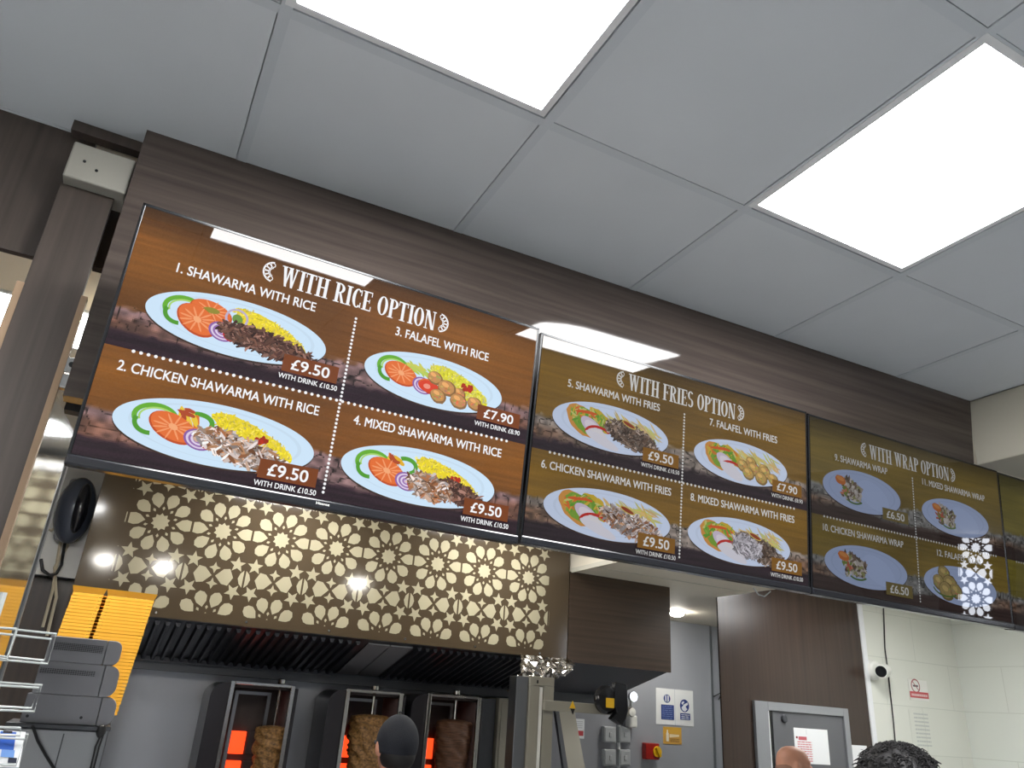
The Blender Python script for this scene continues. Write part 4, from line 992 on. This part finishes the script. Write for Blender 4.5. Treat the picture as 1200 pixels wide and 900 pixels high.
# ------------------------------------------------------------------ white tiled corner
TYW = 5.018
c0 = at(1021, 785, y=TYW)
cc = empty('security_camera', c0, 'white dome security camera with a black lens on the tiled wall', 'security camera')
MB().lathe([(0.085, TYW), (0.09, TYW - 0.02), (0.075, TYW - 0.05), (0.055, TYW - 0.06)], (c0.x, 0, c0.z), 28, axis='y').build('base', M['white'], cc)
ln = at(1033, 787, y=TYW - 0.17)
MB().tube([(c0.x + 0.01, TYW - 0.05, c0.z), (c0.x + 0.05, TYW - 0.1, c0.z - 0.005), (ln.x, TYW - 0.165, ln.z)], [0.055, 0.06, 0.055], 22).build('barrel', M['white'], cc)
dv = Vector((ln.x - c0.x - 0.05, -0.065, ln.z - c0.z)).normalized()
l0 = Vector((ln.x, TYW - 0.165, ln.z))
MB().tube([l0, l0 + dv * 0.006], [0.048, 0.045], 22).build('lens', M['black'], cc)
tag(MB().tube([at(1035, 700, y=TYW - 0.006), at(1037, 760, y=TYW - 0.006), at(1041, 790, y=TYW - 0.006), at(1047, 845, y=TYW - 0.006), at(1050, 880, y=TYW - 0.006), at(1052, 960, y=TYW - 0.006)], 0.006, 6).build('camera_cable', M['cable']), 'thin black cable running down the tiled wall behind the security camera', 'cable')
def d_smoke(s, X, Z):
    c = (166, 96, 98); cx, cz = X(.36), Z(.3); n = 28; r1, r0 = 0.062, 0.05
    for k in range(n):
        a, b = 2 * math.pi * k / n, 2 * math.pi * (k + 1) / n
        s.q([(cx + r1 * math.cos(a), cz + r1 * math.sin(a)), (cx + r1 * math.cos(b), cz + r1 * math.sin(b)), (cx + r0 * math.cos(b), cz + r0 * math.sin(b)), (cx + r0 * math.cos(a), cz + r0 * math.sin(a))], c); s.n -= 1
    s.r(cx - .035, cz - .008, cx + .035, cz + .008, (90, 88, 92)); s.q([(cx - .04, cz + .034), (cx - .034, cz + .04), (cx + .04, cz - .034), (cx + .034, cz - .04)], c)
    s.q([(X(.45), Z(.36)), (X(.5), Z(.36)), (X(.36), Z(.02)), (X(.32), Z(.06))], (110, 104, 108)) if False else None
    s.r(X(0), Z(.88), X(1), Z(.58), (198, 84, 88)); lines(s, X, Z, .08, .94, .62, .84, 1, (226, 196, 196), 4, 0.5)
notice('no_smoking_sign', [(1064, 795), (1086, 799), (1088, 823), (1066, 819)], TYW, 'white no smoking sign with a red band on the tiled wall', 'sign', d_smoke, back=M['white'])
notice('price_sheet', [(1064, 831), (1091, 834), (1097, 888), (1072, 886)], TYW, 'pale sheet with rows of grey writing below the no smoking sign', 'notice',
       lambda s, X, Z: lines(s, X, Z, .2, .85, .04, .8, 9, (178, 182, 178), 7, 0.4), th=0.002, back=M['tileb'])

# ------------------------------------------------------------------ left side: upright, beam, bracket box, steel door
UY = 1.80
uL, uR = at(75, 205, y=UY).x, at(140, 214, y=UY).x
up = tag(MB().box(uL, UY, 0, uR, UY + 0.018, at(76, 204, y=1.76).z - 0.001, b=0.001).build('wooden_upright', M['woodv']), 'tall dark wooden upright board left of the leftmost menu screen', 'upright board')
bz = at(98, 347, y=UY)
MB().box(uR - 0.001, UY - 0.002, 0, uR + 0.012, UY + 0.02, bz.z).build('edge_band', M['edge'], up)
bl = at(24, 330, y=UY)
MB().box(uL - 0.014, UY - 0.002, 0, uL + 0.001, UY + 0.02, bl.z).build('edge_band', M['edge'], up)
h0 = at(80, 428, y=UY)
hg = empty('cabinet_hinge', h0, 'silver concealed hinge on the edge of the wooden upright', 'hinge')
MB().box(h0.x - 0.02, UY + 0.0, h0.z - 0.016, h0.x + 0.024, UY + 0.02, h0.z + 0.02, b=0.003).build('cup', M['chrome'], hg)
MB().box(h0.x - 0.022, UY + 0.002, h0.z - 0.052, h0.x + 0.016, UY + 0.024, h0.z - 0.019, b=0.003).build('arm', M['chrome'], hg)
MB().lathe([(0.006, UY - 0.002), (0.006, UY + 0.002)], (h0.x + 0.006, 0, h0.z + 0.003), 12, axis='y').build('screw', M['black'], hg)
# wooden header board further left, raw strip on the ceiling and white box
hb = at(0, 290, y=1.86).z
struct(MB().box(-2.6, 1.86, hb, uL + 0.03, 1.88, ZC), 'wall_header', M['woodv'])
hb2 = MB().box(uR - 0.02, 1.97, at(110, 312, y=1.97).z, FX0 + 0.03, 2.0, ZC); struct(hb2, 'wall_header_return', M['woodc'])
struct(MB().box(at(84, 158, y=1.83).x, 1.80, ZC - 0.03, FX0 - 0.002, 1.83, ZC - 0.001), 'trim_6', M['woodv'])
wb0, wb1 = at(80, 168, y=1.76), at(152, 190, y=1.76)
wb = empty('junction_box', (-0.25, 1.78, at(75, 207, y=1.76).z), 'white plastic box with two screw holes above the wooden upright', 'junction box')
zb0, zb1 = at(76, 204, y=1.76).z, at(84, 162, y=1.76).z
MB().box(at(74, 200, y=1.76).x, 1.765, zb0, FX0 - 0.004, 1.86, zb1, b=0.004).build('cover', M['boxw'], wb)
hs = MB()
for px, py in ((99, 189), (113, 200)):
    q = at(px, py, y=1.764); hs.lathe([(0.0035, 1.763), (0.0035, 1.766)], (q.x, 0, q.z), 10, axis='y')
hs.build('screw_hole', M['black'], wb)
# polished steel door standing open on the left
pa = Vector((-0.235, 1.83, 0)); pb = Vector((-0.186, 2.28, 0))
zt = at(70, 470, y=2.0).z
pd = empty('steel_door', (-0.2, 2.0, 0), 'polished steel door leaf standing open on the left, mirroring the lattice and trays', 'cabinet door')
MB().prism([(pa.x, pa.y, 0.0), (pb.x, pb.y, 0.0), (pb.x, pb.y, zt), (pa.x, pa.y, zt)], (-0.012, 0.002, 0)).build('leaf', M['sheen'], pd)
MB().tube([(pb.x, pb.y, 0.0), (pb.x, pb.y, zt)], 0.006, 8).build('edge_trim', M['steel'], pd)
# white wall panel with dark speaker, far left end of the kitchen
sx0, sx1 = at(76, 560, y=5.2).x, at(124, 553, y=5.2).x
struct(MB().box(sx0 - 0.35, 5.2, CZ + 0.55, sx1 + 0.05, 5.24, ZC), 'wall_white_end', M['wallw'])
struct(MB().box(sx0 - 0.6, 5.3, 0, sx1 + 0.35, 5.34, CZ + 0.545), 'wall_dark_end', M['woodc'])
q0 = at(96, 598, y=5.1)
spk = empty('wall_speaker', q0, 'dark grey rounded speaker on the white panel left of the lattice', 'speaker')
hh = (at(92, 558, y=5.1).z - at(86, 638, y=5.1).z) / 2; ww = (at(112, 600, y=5.1).x - at(80, 600, y=5.1).x) / 2
qc = at(88, 597, y=5.1)
MB().ell((qc.x, 5.13, qc.z), (ww * 1.5, 0.13, hh), 28, 18).build('shell', M['speaker'], spk, smooth=True)
MB().ell((qc.x + ww * 0.45, 5.035, qc.z), (ww * 0.6, 0.06, hh * 0.75), 24, 14).build('grille', M['bezel'], spk, smooth=True)
MB().box(qc.x - ww * 1.05, 5.12, qc.z - hh * 0.9, qc.x - ww * 0.35, 5.2, qc.z + hh * 0.95, b=0.02).build('mounting_plate', M['grey'], spk)
# bundle of loose cables hanging at the left
cb = MB()
for pts in (((78, 607), (70, 640), (62, 690), (50, 735)), ((77, 612), (79, 640), (64, 665), (66, 700), (55, 745)), ((75, 610), (60, 622), (50, 614))):
    cb.tube([at(px, py, y=5.192) for px, py in pts], 0.009, 6)
tag(cb.build('cable_bundle', M['cablew']), 'loose beige cables hanging beside the dark speaker', 'cables')
tag(MB().tube([at(*p_, y=5.165) for p_ in ((48, 655), (50, 668), (58, 674), (66, 672), (72, 662), (77, 630), (84, 590), (93, 562))], 0.009, 6).build('black_cable', M['cable']), 'black cable looped below the dark speaker', 'cable')

# ------------------------------------------------------------------ stack of yellow foam boxes
TY = 3.0
tl, tr = at(86, 692, y=TY), at(180, 706, y=TY)
zbase = at(130, 846, y=TY).z
mid = at(123, 700, y=TY).x
lean = 0.0
def foam_box(z, x0, xm, x1, open_top):
    b = MB(); h = 0.03; d = 0.2
    for (xa, xb) in ((x0, xm - 0.006), (xm + 0.006, x1)):
        r = 0.012
        rim = [(xa, TY, z + h), (xb, TY, z + h), (xb, TY + d, z + h), (xa, TY + d, z + h)]
        rl = [(p_[0], p_[1], p_[2] - 0.0098) for p_ in rim]
        inn = [(xa + r, TY + r, z + h), (xb - r, TY + r, z + h), (xb - r, TY + d - r, z + h), (xa + r, TY + d - r, z + h)]
        mid_ = [(xa + r, TY + r, z + h - 0.005), (xb - r, TY + r, z + h - 0.005), (xb - r, TY + d - r, z + h - 0.005), (xa + r, TY + d - r, z + h - 0.005)]
        g = 0.026
        bo = [(xa + g, TY + g, z), (xb - g, TY + g, z), (xb - g, TY + d - g, z), (xa + g, TY + d - g, z)]
        bi = [(p_[0], p_[1], z + 0.003) for p_ in bo]
        ring = [rim, inn, bi]; vs = rim + inn + bi + rl + mid_ + bo
        fs = []
        for a_, b_ in ((0, 4), (4, 8), (0, 12), (12, 16), (16, 20)):
            fs += [(a_ + k, a_ + (k + 1) % 4, b_ + (k + 1) % 4, b_ + k) for k in range(4)]
        fs += [(8, 9, 10, 11), (20, 21, 22, 23)]
        b.add(vs, fs)
    b.box(xm - 0.0075, TY + 0.02, z + h - 0.0035, xm + 0.0075, TY + d - 0.02, z + h - 0.0015)
    return b
N = 34; z_top = tr.z - 0.024; pitch = (z_top - zbase) / (N - 1)
x0b, x1b = at(66, 842, y=TY).x - 0.02, at(136, 842, y=TY).x
x0b = tl.x - (tr.x - x1b); xmb = mid - (tr.x - x1b)
fb = foam_box(zbase, x0b, xmb, x1b, False).build('foam_box', M['yellow'])
fb.location = (0, 0, 0)
tag(fb, 'yellow foam food box nested inside the tall stack behind the grey units', 'foam box', 'stacked yellow foam boxes')
rr = random.Random(2)
for k in range(1, N):
    t = k / (N - 1)
    c = fb.copy(); COL.objects.link(c)
    c.location = ((tr.x - x1b) * t + rr.uniform(-.0009, .0009), rr.uniform(-.0009, .0009), (z_top - zbase) * t)
    if k == N - 1:
        c['label'] = 'topmost yellow foam food box of the tall stack, its two rims open upward'
        lipb = foam_box(zbase, x0b, xmb, x1b, True)
        for xa, xb in ((x0b, xmb - 0.006), (xmb + 0.006, x1b)):
            o_ = [(xa, TY, zbase + 0.031), (xb, TY, zbase + 0.031), (xb + 0.006, TY - 0.012, zbase + 0.05), (xa - 0.006, TY - 0.012, zbase + 0.05)]
            lipb.prism(o_, (0, 0.003, 0))
        t_ = lipb.build('foam_box_open', M['yellow']); c.data = t_.data; bpy.data.objects.remove(t_)
fb['label'] = 'lowest yellow foam food box of the tall stack, behind the grey units'
tag(MB().box(x0b + 0.01, TY - 0.02, 0, x1b - 0.012, TY + 0.24, zbase - 0.001, b=0.004).build('steel_pedestal', M['steel']), 'steel cupboard under the stack of yellow foam boxes', 'cupboard')

# ------------------------------------------------------------------ grey vented units on a steel gantry
GYD = 2.3
def vented(pl, pr, label, grille):
    (lx, lt), (lx2, lb_), (rx, rt), (rx2, rb) = pl[0], pl[1], pr[0], pr[1]
    a0, a1, b0, b1 = at(lx, lt, y=GYD), at(lx2, lb_, y=GYD), at(rx, rt, y=GYD), at(rx2, rb, y=GYD)
    t = empty('vented_unit', ((a1.x + b1.x) / 2, GYD + 0.07, a1.z), label, 'electronic unit', 'grey vented units stacked on the steel ledge')
    z0, z1 = (a1.z + b1.z) / 2 + 0.0003, (a0.z + b0.z) / 2 - 0.0003
    x0, x1 = min(a0.x, a1.x), max(b0.x, b1.x); r = (z1 - z0) * 0.32
    xm = x1 - 0.036
    MB().box(x0, GYD, z0, xm - 0.001, GYD + 0.14, z1, b=0.0015).build('casing', M['grey'], t)
    o = [(xm, z0)] + [(x1 - r + r * math.sin(math.pi / 2 * k / 6), z0 + r - r * math.cos(math.pi / 2 * k / 6)) for k in range(7)] + [(x1 - r + r * math.cos(math.pi / 2 * k / 6), z1 - r + r * math.sin(math.pi / 2 * k / 6)) for k in range(7)] + [(xm, z1)]
    MB().prism([(x, GYD - 0.002, z) for x, z in o], (0, 0.142, 0)).build('end_cap', M['grey'], t, bevel=0.002)
    if grille:
        g = MB(); g0, g1, n = grille
        gx0, gx1 = at(g0[0], g0[1], y=GYD).x, at(g1[0], g1[1], y=GYD).x; gz1, gz0 = at(g0[0], g0[1], y=GYD).z, at(g1[0], g1[1], y=GYD).z
        for i in range(24):
            for j in range(n):
                xa = gx0 + (gx1 - gx0) * i / 24; za = gz0 + (gz1 - gz0) * j / n
                g.box(xa, GYD - 0.0012, za + 0.0006, xa + (gx1 - gx0) / 24 * 0.72, GYD + 0.002, za + (gz1 - gz0) / n * 0.72)
        g.build('grille', M['greyd'], t)
    else:
        g = MB()
        for px, py in ((32, 839), (95, 841)):
            q = at(px, py, y=GYD); g.lathe([(0.0035, GYD - 0.001), (0.0035, GYD + 0.002)], (q.x, 0, q.z), 10, axis='y')
        g.build('screw', M['greyd'], t)
    return t
vented(((60, 745), (50, 778)), ((140, 751), (139, 777)), 'topmost grey vented unit with slotted grille, in front of the yellow foam boxes', ((65, 752), (120, 766), 6))
vented(((50, 778), (36, 815)), ((139, 777), (134, 815)), 'middle grey vented unit with slotted grille, of the stack of three', ((48, 782), (111, 793), 4))
vented(((36, 815), (22, 848)), ((134, 815), (131, 850)), 'lowest grey unit of the stack of three, resting on the steel ledge', None)
s0, s1 = at(18, 848, y=GYD), at(128, 851, y=GYD)
sh = empty('steel_gantry', ((s0.x + s1.x) / 2, GYD + 0.1, 0), 'steel ledge and box front under the grey vented units', 'gantry')
zl = (at(22, 848, y=GYD).z + at(131, 850, y=GYD).z) / 2 - 0.0002
MB().box(s0.x - 0.02, GYD - 0.012, zl - 0.010, s1.x + 0.005, GYD + 0.2, zl, b=0.002).build('ledge', M['darksteel'], sh)
MB().box(s0.x - 0.02, GYD + 0.0, 0.0, s1.x - 0.012, GYD + 0.2, zl - 0.010, b=0.004).build('box_front', M['steel'], sh)
MB().box((s0.x + s1.x) / 2 + 0.005, GYD - 0.002, 0.6, (s0.x + s1.x) / 2 + 0.008, GYD, zl - 0.02).build('seam', M['darksteel'], sh)
tag(MB().tube([at(*p_, y=GYD - 0.015) for p_ in ((38, 850), (44, 868), (54, 886), (66, 905), (70, 960))], 0.003, 6).build('power_cable', M['cable']), 'black cable trailing down the steel box from the lowest grey unit', 'cable')
ck = empty('looped_cable', at(118, 857, y=GYD - 0.02), 'black cable with a knotted grip hanging at the right end of the grey units', 'cable')
MB().tube([at(*p_, y=GYD - 0.02) for p_ in ((119, 860), (112, 875), (106, 900), (100, 960))], 0.0022, 6).tube([at(*p_, y=GYD - 0.024) for p_ in ((121, 861), (116, 876), (110, 900), (104, 960))], 0.0022, 6).build('strand', M['cable'], ck)
q = at(118.5, 857, y=GYD - 0.02); MB().ell(q, (0.011, 0.008, 0.015), 12, 8).build('knot', M['cable'], ck, smooth=True)

# clear acrylic wire holders at the far left
WYD = 1.7
def holder(loops, label, leaflet=None):
    b = MB(); q = [at(*p_, y=WYD) for p_ in loops[0]]
    t = empty('leaflet_holder', q[0], label, 'holder', 'clear wire holders at the left edge')
    for k, lp_ in enumerate(loops):
        pts = [at(*p_, y=WYD - 0.02 * k) for p_ in lp_]; b.tube(pts + [pts[0]], 0.0021, 7)
    b.build('wire_frame', M['acryl'], t)
    if leaflet:
        ps = [at(*p_, y=WYD - 0.013) for p_ in leaflet]
        MB().prism(ps, (0, 0.003, 0)).build('leaflet', M['paper'], t)
        s = Sheet(WYD - 0.0135); L = lambda u, v: ps[3] + (ps[2] - ps[3]) * u + (ps[0] - ps[3]) * v
        def Q(u0, v0, u1, v1, c): s.q([(L(a, b_).x, L(a, b_).z) for a, b_ in ((u0, v0), (u1, v0), (u1, v1), (u0, v1))], c)
        Q(.62, .02, .86, .5, (50, 96, 190)); Q(.68, .5, .88, .7, (110, 150, 210)); Q(.8, .7, .93, .84, (40, 44, 60)); Q(.66, 0.0, .8, .06, (40, 40, 48))
        rr = random.Random(3)
        for k in range(7): Q(.1, .2 + k * .1, .1 + rr.uniform(.2, .42), .225 + k * .1, (170, 172, 176))
        s.build('leaflet_print', M['paint'], t, recalc=False)
    return t
holder([[(-25, 733), (66, 743), (56, 778), (-35, 770)], [(-22, 740), (60, 749), (52, 774), (-30, 766)], [(20, 737), (8, 772), (-30, 770), (-20, 734)]], 'upper clear wire holder at the left edge, before the topmost grey unit')
holder([[(-40, 797), (49, 803), (40, 834), (-46, 830)], [(-36, 801), (45, 806), (37, 830), (-42, 826)]], 'middle clear wire holder at the left edge, before the lowest grey unit')
holder([[(-50, 855), (33, 861), (22, 900), (-60, 896)], [(-50, 862), (29, 866), (19, 897), (-60, 893)], [(-50, 850), (24, 853), (24, 862), (-52, 860)]], 'lowest clear wire holder at the left edge, holding a white and blue leaflet', leaflet=[(-56, 897), (22, 899), (30, 858), (-48, 852)])
rk = MB(); rx = at(-30, 800, y=WYD).x
rk.tube([(rx, WYD + 0.0095, 0.02), (rx, WYD + 0.0095, at(-30, 690, y=WYD).z)], 0.006, 10).lathe([(0.06, 0), (0.06, 0.012), (0.02, 0.024)], (rx, WYD + 0.0095, 0), 24)
tag(rk.build('display_stand', M['acryl']), 'slim stand post carrying the clear wire holders, just outside the left edge', 'stand')

# ------------------------------------------------------------------ people
def remesh(mb, name, m, parent, vox, smooth=6, disp=None):
    o = mb.build(name + '_raw', m)
    r = o.modifiers.new('r', 'REMESH'); r.mode = 'VOXEL'; r.voxel_size = vox
    s = o.modifiers.new('s', 'SMOOTH'); s.iterations = smooth; s.factor = 0.5
    if disp:
        tx = bpy.data.textures.new(name, 'CLOUDS'); tx.noise_scale = disp[0]
        d = o.modifiers.new('d', 'DISPLACE'); d.texture = tx; d.strength = disp[1]; d.mid_level = 0.5
    bpy.context.view_layer.update()
    me = bpy.data.meshes.new_from_object(o.evaluated_get(bpy.context.evaluated_depsgraph_get()))
    bpy.data.objects.remove(o); me.name = name
    me.polygons.foreach_set('use_smooth', [True] * len(me.polygons))
    if not me.materials: me.materials.append(m)
    n = bpy.data.objects.new(name, me); COL.objects.link(n)
    if parent is not None: n.parent = parent; n.matrix_parent_inverse = world_of(parent).inverted()
    return n
def person(x, y, top, face, label, hair, shirt, scale=1.0, head_tilt=0.0):
    """standing figure, crown at height top above the floor, facing angle face (0 looks along +y)"""
    H = top; k = H / 1.75
    body = empty('person', (x, y, 0), label, 'person')
    cf, sf = math.cos(face), math.sin(face)
    def G(a, b, c): return (x + (a * cf - b * sf) * k, y + (a * sf + b * cf) * k, c * k)     # a right, b forward, c up
    def limb(mb, pts, rs, n=12):
        pts = [Vector(G(*p_)) for p_ in pts]
        mb.tube(pts, [r * k for r in rs], n)
        for p_, r in zip(pts, rs): mb.ell(p_, (r * k,) * 3, 12, 8)
    def E(mb, c_, r, n=24, m_=16):
        e = MB().ell((0, 0, 0), r, n, m_)
        mb.add([G(c_[0] + v[0], c_[1] + v[1], c_[2] + v[2]) for v in e.v], e.f)
    b = MB()
    hz = 1.635                                  # head centre
    E(b, (0, -0.010, hz + 0.006), (0.080, 0.100, 0.104)); E(b, (0, -0.030, hz + 0.022), (0.076, 0.078, 0.086)); E(b, (0, 0.022, hz + 0.030), (0.070, 0.066, 0.072)); E(b, (0, 0.03, hz - 0.045), (0.062, 0.07, 0.078)); E(b, (0, 0.055, hz - 0.088), (0.034, 0.034, 0.03))
    limb(b, [(0, 0.098, hz + 0.005), (0, 0.112, hz - 0.028)], [0.010, 0.014])                       # nose
    limb(b, [(-0.02, 0.092, hz - 0.058), (0.02, 0.092, hz - 0.058)], [0.008, 0.008])                 # lips
    for s in (-1, 1):
        limb(b, [(s * 0.05, 0.074, hz + 0.026), (s * 0.018, 0.088, hz + 0.028)], [0.010, 0.010])     # brow
        E(b, (s * 0.083, -0.012, hz - 0.012), (0.013, 0.021, 0.034))                                   # ear
        E(b, (s * 0.033, 0.078, hz + 0.006), (0.013, 0.010, 0.009))                                   # lids
    limb(b, [(0, -0.02, hz - 0.07), (0, -0.03, 1.47)], [0.060, 0.066])
    E(b, (0, -0.01, 1.40), (0.15, 0.085, 0.075)); E(b, (0, 0, 1.28), (0.155, 0.105, 0.16)); E(b, (0, 0, 1.10), (0.135, 0.095, 0.16)); E(b, (0, -0.01, 0.95), (0.155, 0.11, 0.12))
    for s in (-1, 1):
        limb(b, [(s * 0.06, -0.02, 1.46), (s * 0.175, -0.015, 1.41), (s * 0.215, -0.02, 1.14), (s * 0.22, 0.04, 0.90)], [0.05, 0.058, 0.043, 0.029])
        limb(b, [(s * 0.22, 0.045, 0.87), (s * 0.218, 0.06, 0.81)], [0.032, 0.036])
        for q, (dy, ln_) in enumerate(((-0.024, 0.070), (-0.008, 0.080), (0.009, 0.076), (0.025, 0.060))):
            limb(b, [(s * 0.216, 0.06 + dy, 0.795), (s * 0.212, 0.066 + dy, 0.795 - ln_ * 0.55), (s * 0.200, 0.066 + dy, 0.795 - ln_)], [0.0095, 0.009, 0.008], 8)
        limb(b, [(s * 0.212, 0.075, 0.855), (s * 0.198, 0.10, 0.82), (s * 0.193, 0.105, 0.785)], [0.013, 0.011, 0.009], 8)
        limb(b, [(s * 0.085, 0, 0.93), (s * 0.095, 0.01, 0.50), (s * 0.10, -0.02, 0.08)], [0.085, 0.055, 0.04])
        limb(b, [(s * 0.10, -0.03, 0.045), (s * 0.105, 0.15, 0.035)], [0.035, 0.030])
    remesh(b, 'body', M['skin'], body, 0.0085, 4)
    sh_ = MB(); E(sh_, (0, -0.01, 1.40), (0.165, 0.10, 0.082)); E(sh_, (0, 0, 1.28), (0.172, 0.122, 0.17)); E(sh_, (0, 0, 1.10), (0.155, 0.115, 0.17)); E(sh_, (0, -0.01, 0.95), (0.172, 0.126, 0.11))
    for s in (-1, 1): limb(sh_, [(s * 0.07, -0.02, 1.45), (s * 0.175, -0.015, 1.41), (s * 0.215, -0.02, 1.17)], [0.058, 0.07, 0.058])
    remesh(sh_, 'shirt', shirt, body, 0.012, 6)
    tr_ = MB(); E(tr_, (0, -0.01, 0.93), (0.168, 0.122, 0.10))
    for s in (-1, 1): limb(tr_, [(s * 0.085, 0, 0.92), (s * 0.095, 0.01, 0.50), (s * 0.10, -0.02, 0.10)], [0.098, 0.072, 0.06])
    remesh(tr_, 'trousers', M['jeans'], body, 0.012, 6)
    for s in (-1, 1):
        so = MB(); limb(so, [(s * 0.10, -0.045, 0.046), (s * 0.105, 0.06, 0.048), (s * 0.108, 0.165, 0.040)], [0.044, 0.046, 0.039]); remesh(so, 'shoe', M['shoe'], body, 0.01, 4)
    hd = MB()
    if hair == 'cap':
        cpz = hz + 0.012; n = 28; prof = []
        vs = []; rings = 12
        for j in range(rings + 1):
            t = math.pi / 2 * j / rings
            for q in range(n):
                a_ = 2 * math.pi * q / n; t_ = t * (1.22 - 0.14 * math.sin(a_)); rr_ = math.sin(t_)
                vs.append(G(0.090 * rr_ * math.cos(a_), -0.014 + 0.108 * rr_ * math.sin(a_), cpz + 0.110 * math.cos(t_) + 0.004 * math.cos(t_) ** 2))
        hd.add(vs, [(j * n + q, j * n + (q + 1) % n, (j + 1) * n + (q + 1) % n, (j + 1) * n + q) for j in range(rings) for q in range(n)])
        cpo = hd.build('cap', M['navy'], body, smooth=True); sm_ = cpo.modifiers.new('t', 'SOLIDIFY'); sm_.thickness = 0.004
        pk = MB(); pts = [G(0.072 * math.cos(a_), 0.06 + 0.10 * math.sin(a_), cpz - 0.014 + 0.012 * math.sin(a_)) for a_ in [math.pi * q / 14 for q in range(15)]]
        pk.prism(pts, (0, 0, 0.005)); pk.build('peak', M['navy'], cpo)
        MB().lathe([(0.009 * k, 0), (0.009 * k, 0.004), (0.003, 0.007)], G(0, -0.014, cpz + 0.118), 12).build('button', M['navy'], cpo)
        hr = MB(); E(hr, (0, -0.034, hz - 0.036), (0.0770, 0.080, 0.068)); remesh(hr, 'hair', M['hair'], body, 0.007, 2)
    elif hair == 'bald':
        E(hd, (0, -0.046, hz - 0.020), (0.0775, 0.066, 0.060)); remesh(hd, 'cropped_hair', M['stub'], body, 0.007, 2)
    else:
        E(hd, (0, -0.02, hz + 0.03), (0.094, 0.112, 0.100)); E(hd, (0, -0.055, hz - 0.03), (0.084, 0.078, 0.08))
        o = remesh(hd, 'hair', M['hair'], body, 0.007, 2, disp=(0.03, 0.022))
        lk = MB(); rg = random.Random(6)
        for _ in range(1500):
            th = rg.uniform(0, 6.28); ph = math.acos(rg.uniform(0.0, 1)); c_ = (0.092 * math.sin(ph) * math.cos(th), -0.02 + 0.11 * math.sin(ph) * math.sin(th), hz + 0.03 + 0.099 * math.cos(ph))
            dx, dy_ = rg.uniform(-.011, .011), rg.uniform(-.011, .011); nrm = Vector((math.sin(ph) * math.cos(th), math.sin(ph) * math.sin(th), math.cos(ph)))
            p_ = [c_, tuple(Vector(c_) + nrm * 0.005 + Vector((dx, dy_, 0)) * 0.6), tuple(Vector(c_) + nrm * 0.002 + Vector((dx * 1.6, dy_ * 1.6, -0.004)))]
            lk.tube([G(*q) for q in p_], [0.0022, 0.0018, 0.0006], 4)
        lk.build('hair_strands', M['hair'], o, smooth=True)
    return body
CY = 3.3; q = at(468, 838, y=CY)
person(q.x, CY, q.z - 0.006, 0.0, 'person in a navy cap seen from behind, before the middle grill', 'cap', M['shirt'])
BY = 3.55; q = at(929, 873, y=BY)
person(q.x, BY, q.z, -2.0, 'person with a shaved head standing before the grey door', 'bald', M['shirtg'])
KY = 1.50; q = at(1046, 866, y=KY)
person(q.x - 0.012, KY, q.z - 0.022, -0.15, 'person with thick black hair in the foreground before the tiles', 'hair', M['shirt'])

# ------------------------------------------------------------------ backlit lattice screen across the room, mirrored in the wrap screen
bk = empty('backlit_screen', (6.63, -0.97, 0), 'backlit white star lattice screen, mirrored in the wrap menu screen', 'backlit panel')
MB().box(6.60, -1.30, 0, 6.66, -0.64, ZC - 0.01, b=0.004).build('board', M['lattice'], bk)
gl = MB()
for p_ in pattern(-0.958, CZ + 1.135, range(-1, 2), (-2, -1, 0), 0.293, 0.437, -1.115, -0.807, CZ + 0.49, CZ + 1.215):
    gl.prism([(6.5985, y, z) for y, z in p_], (-0.002, 0, 0))
gl.build('star_inlay', M['glow'], bk)
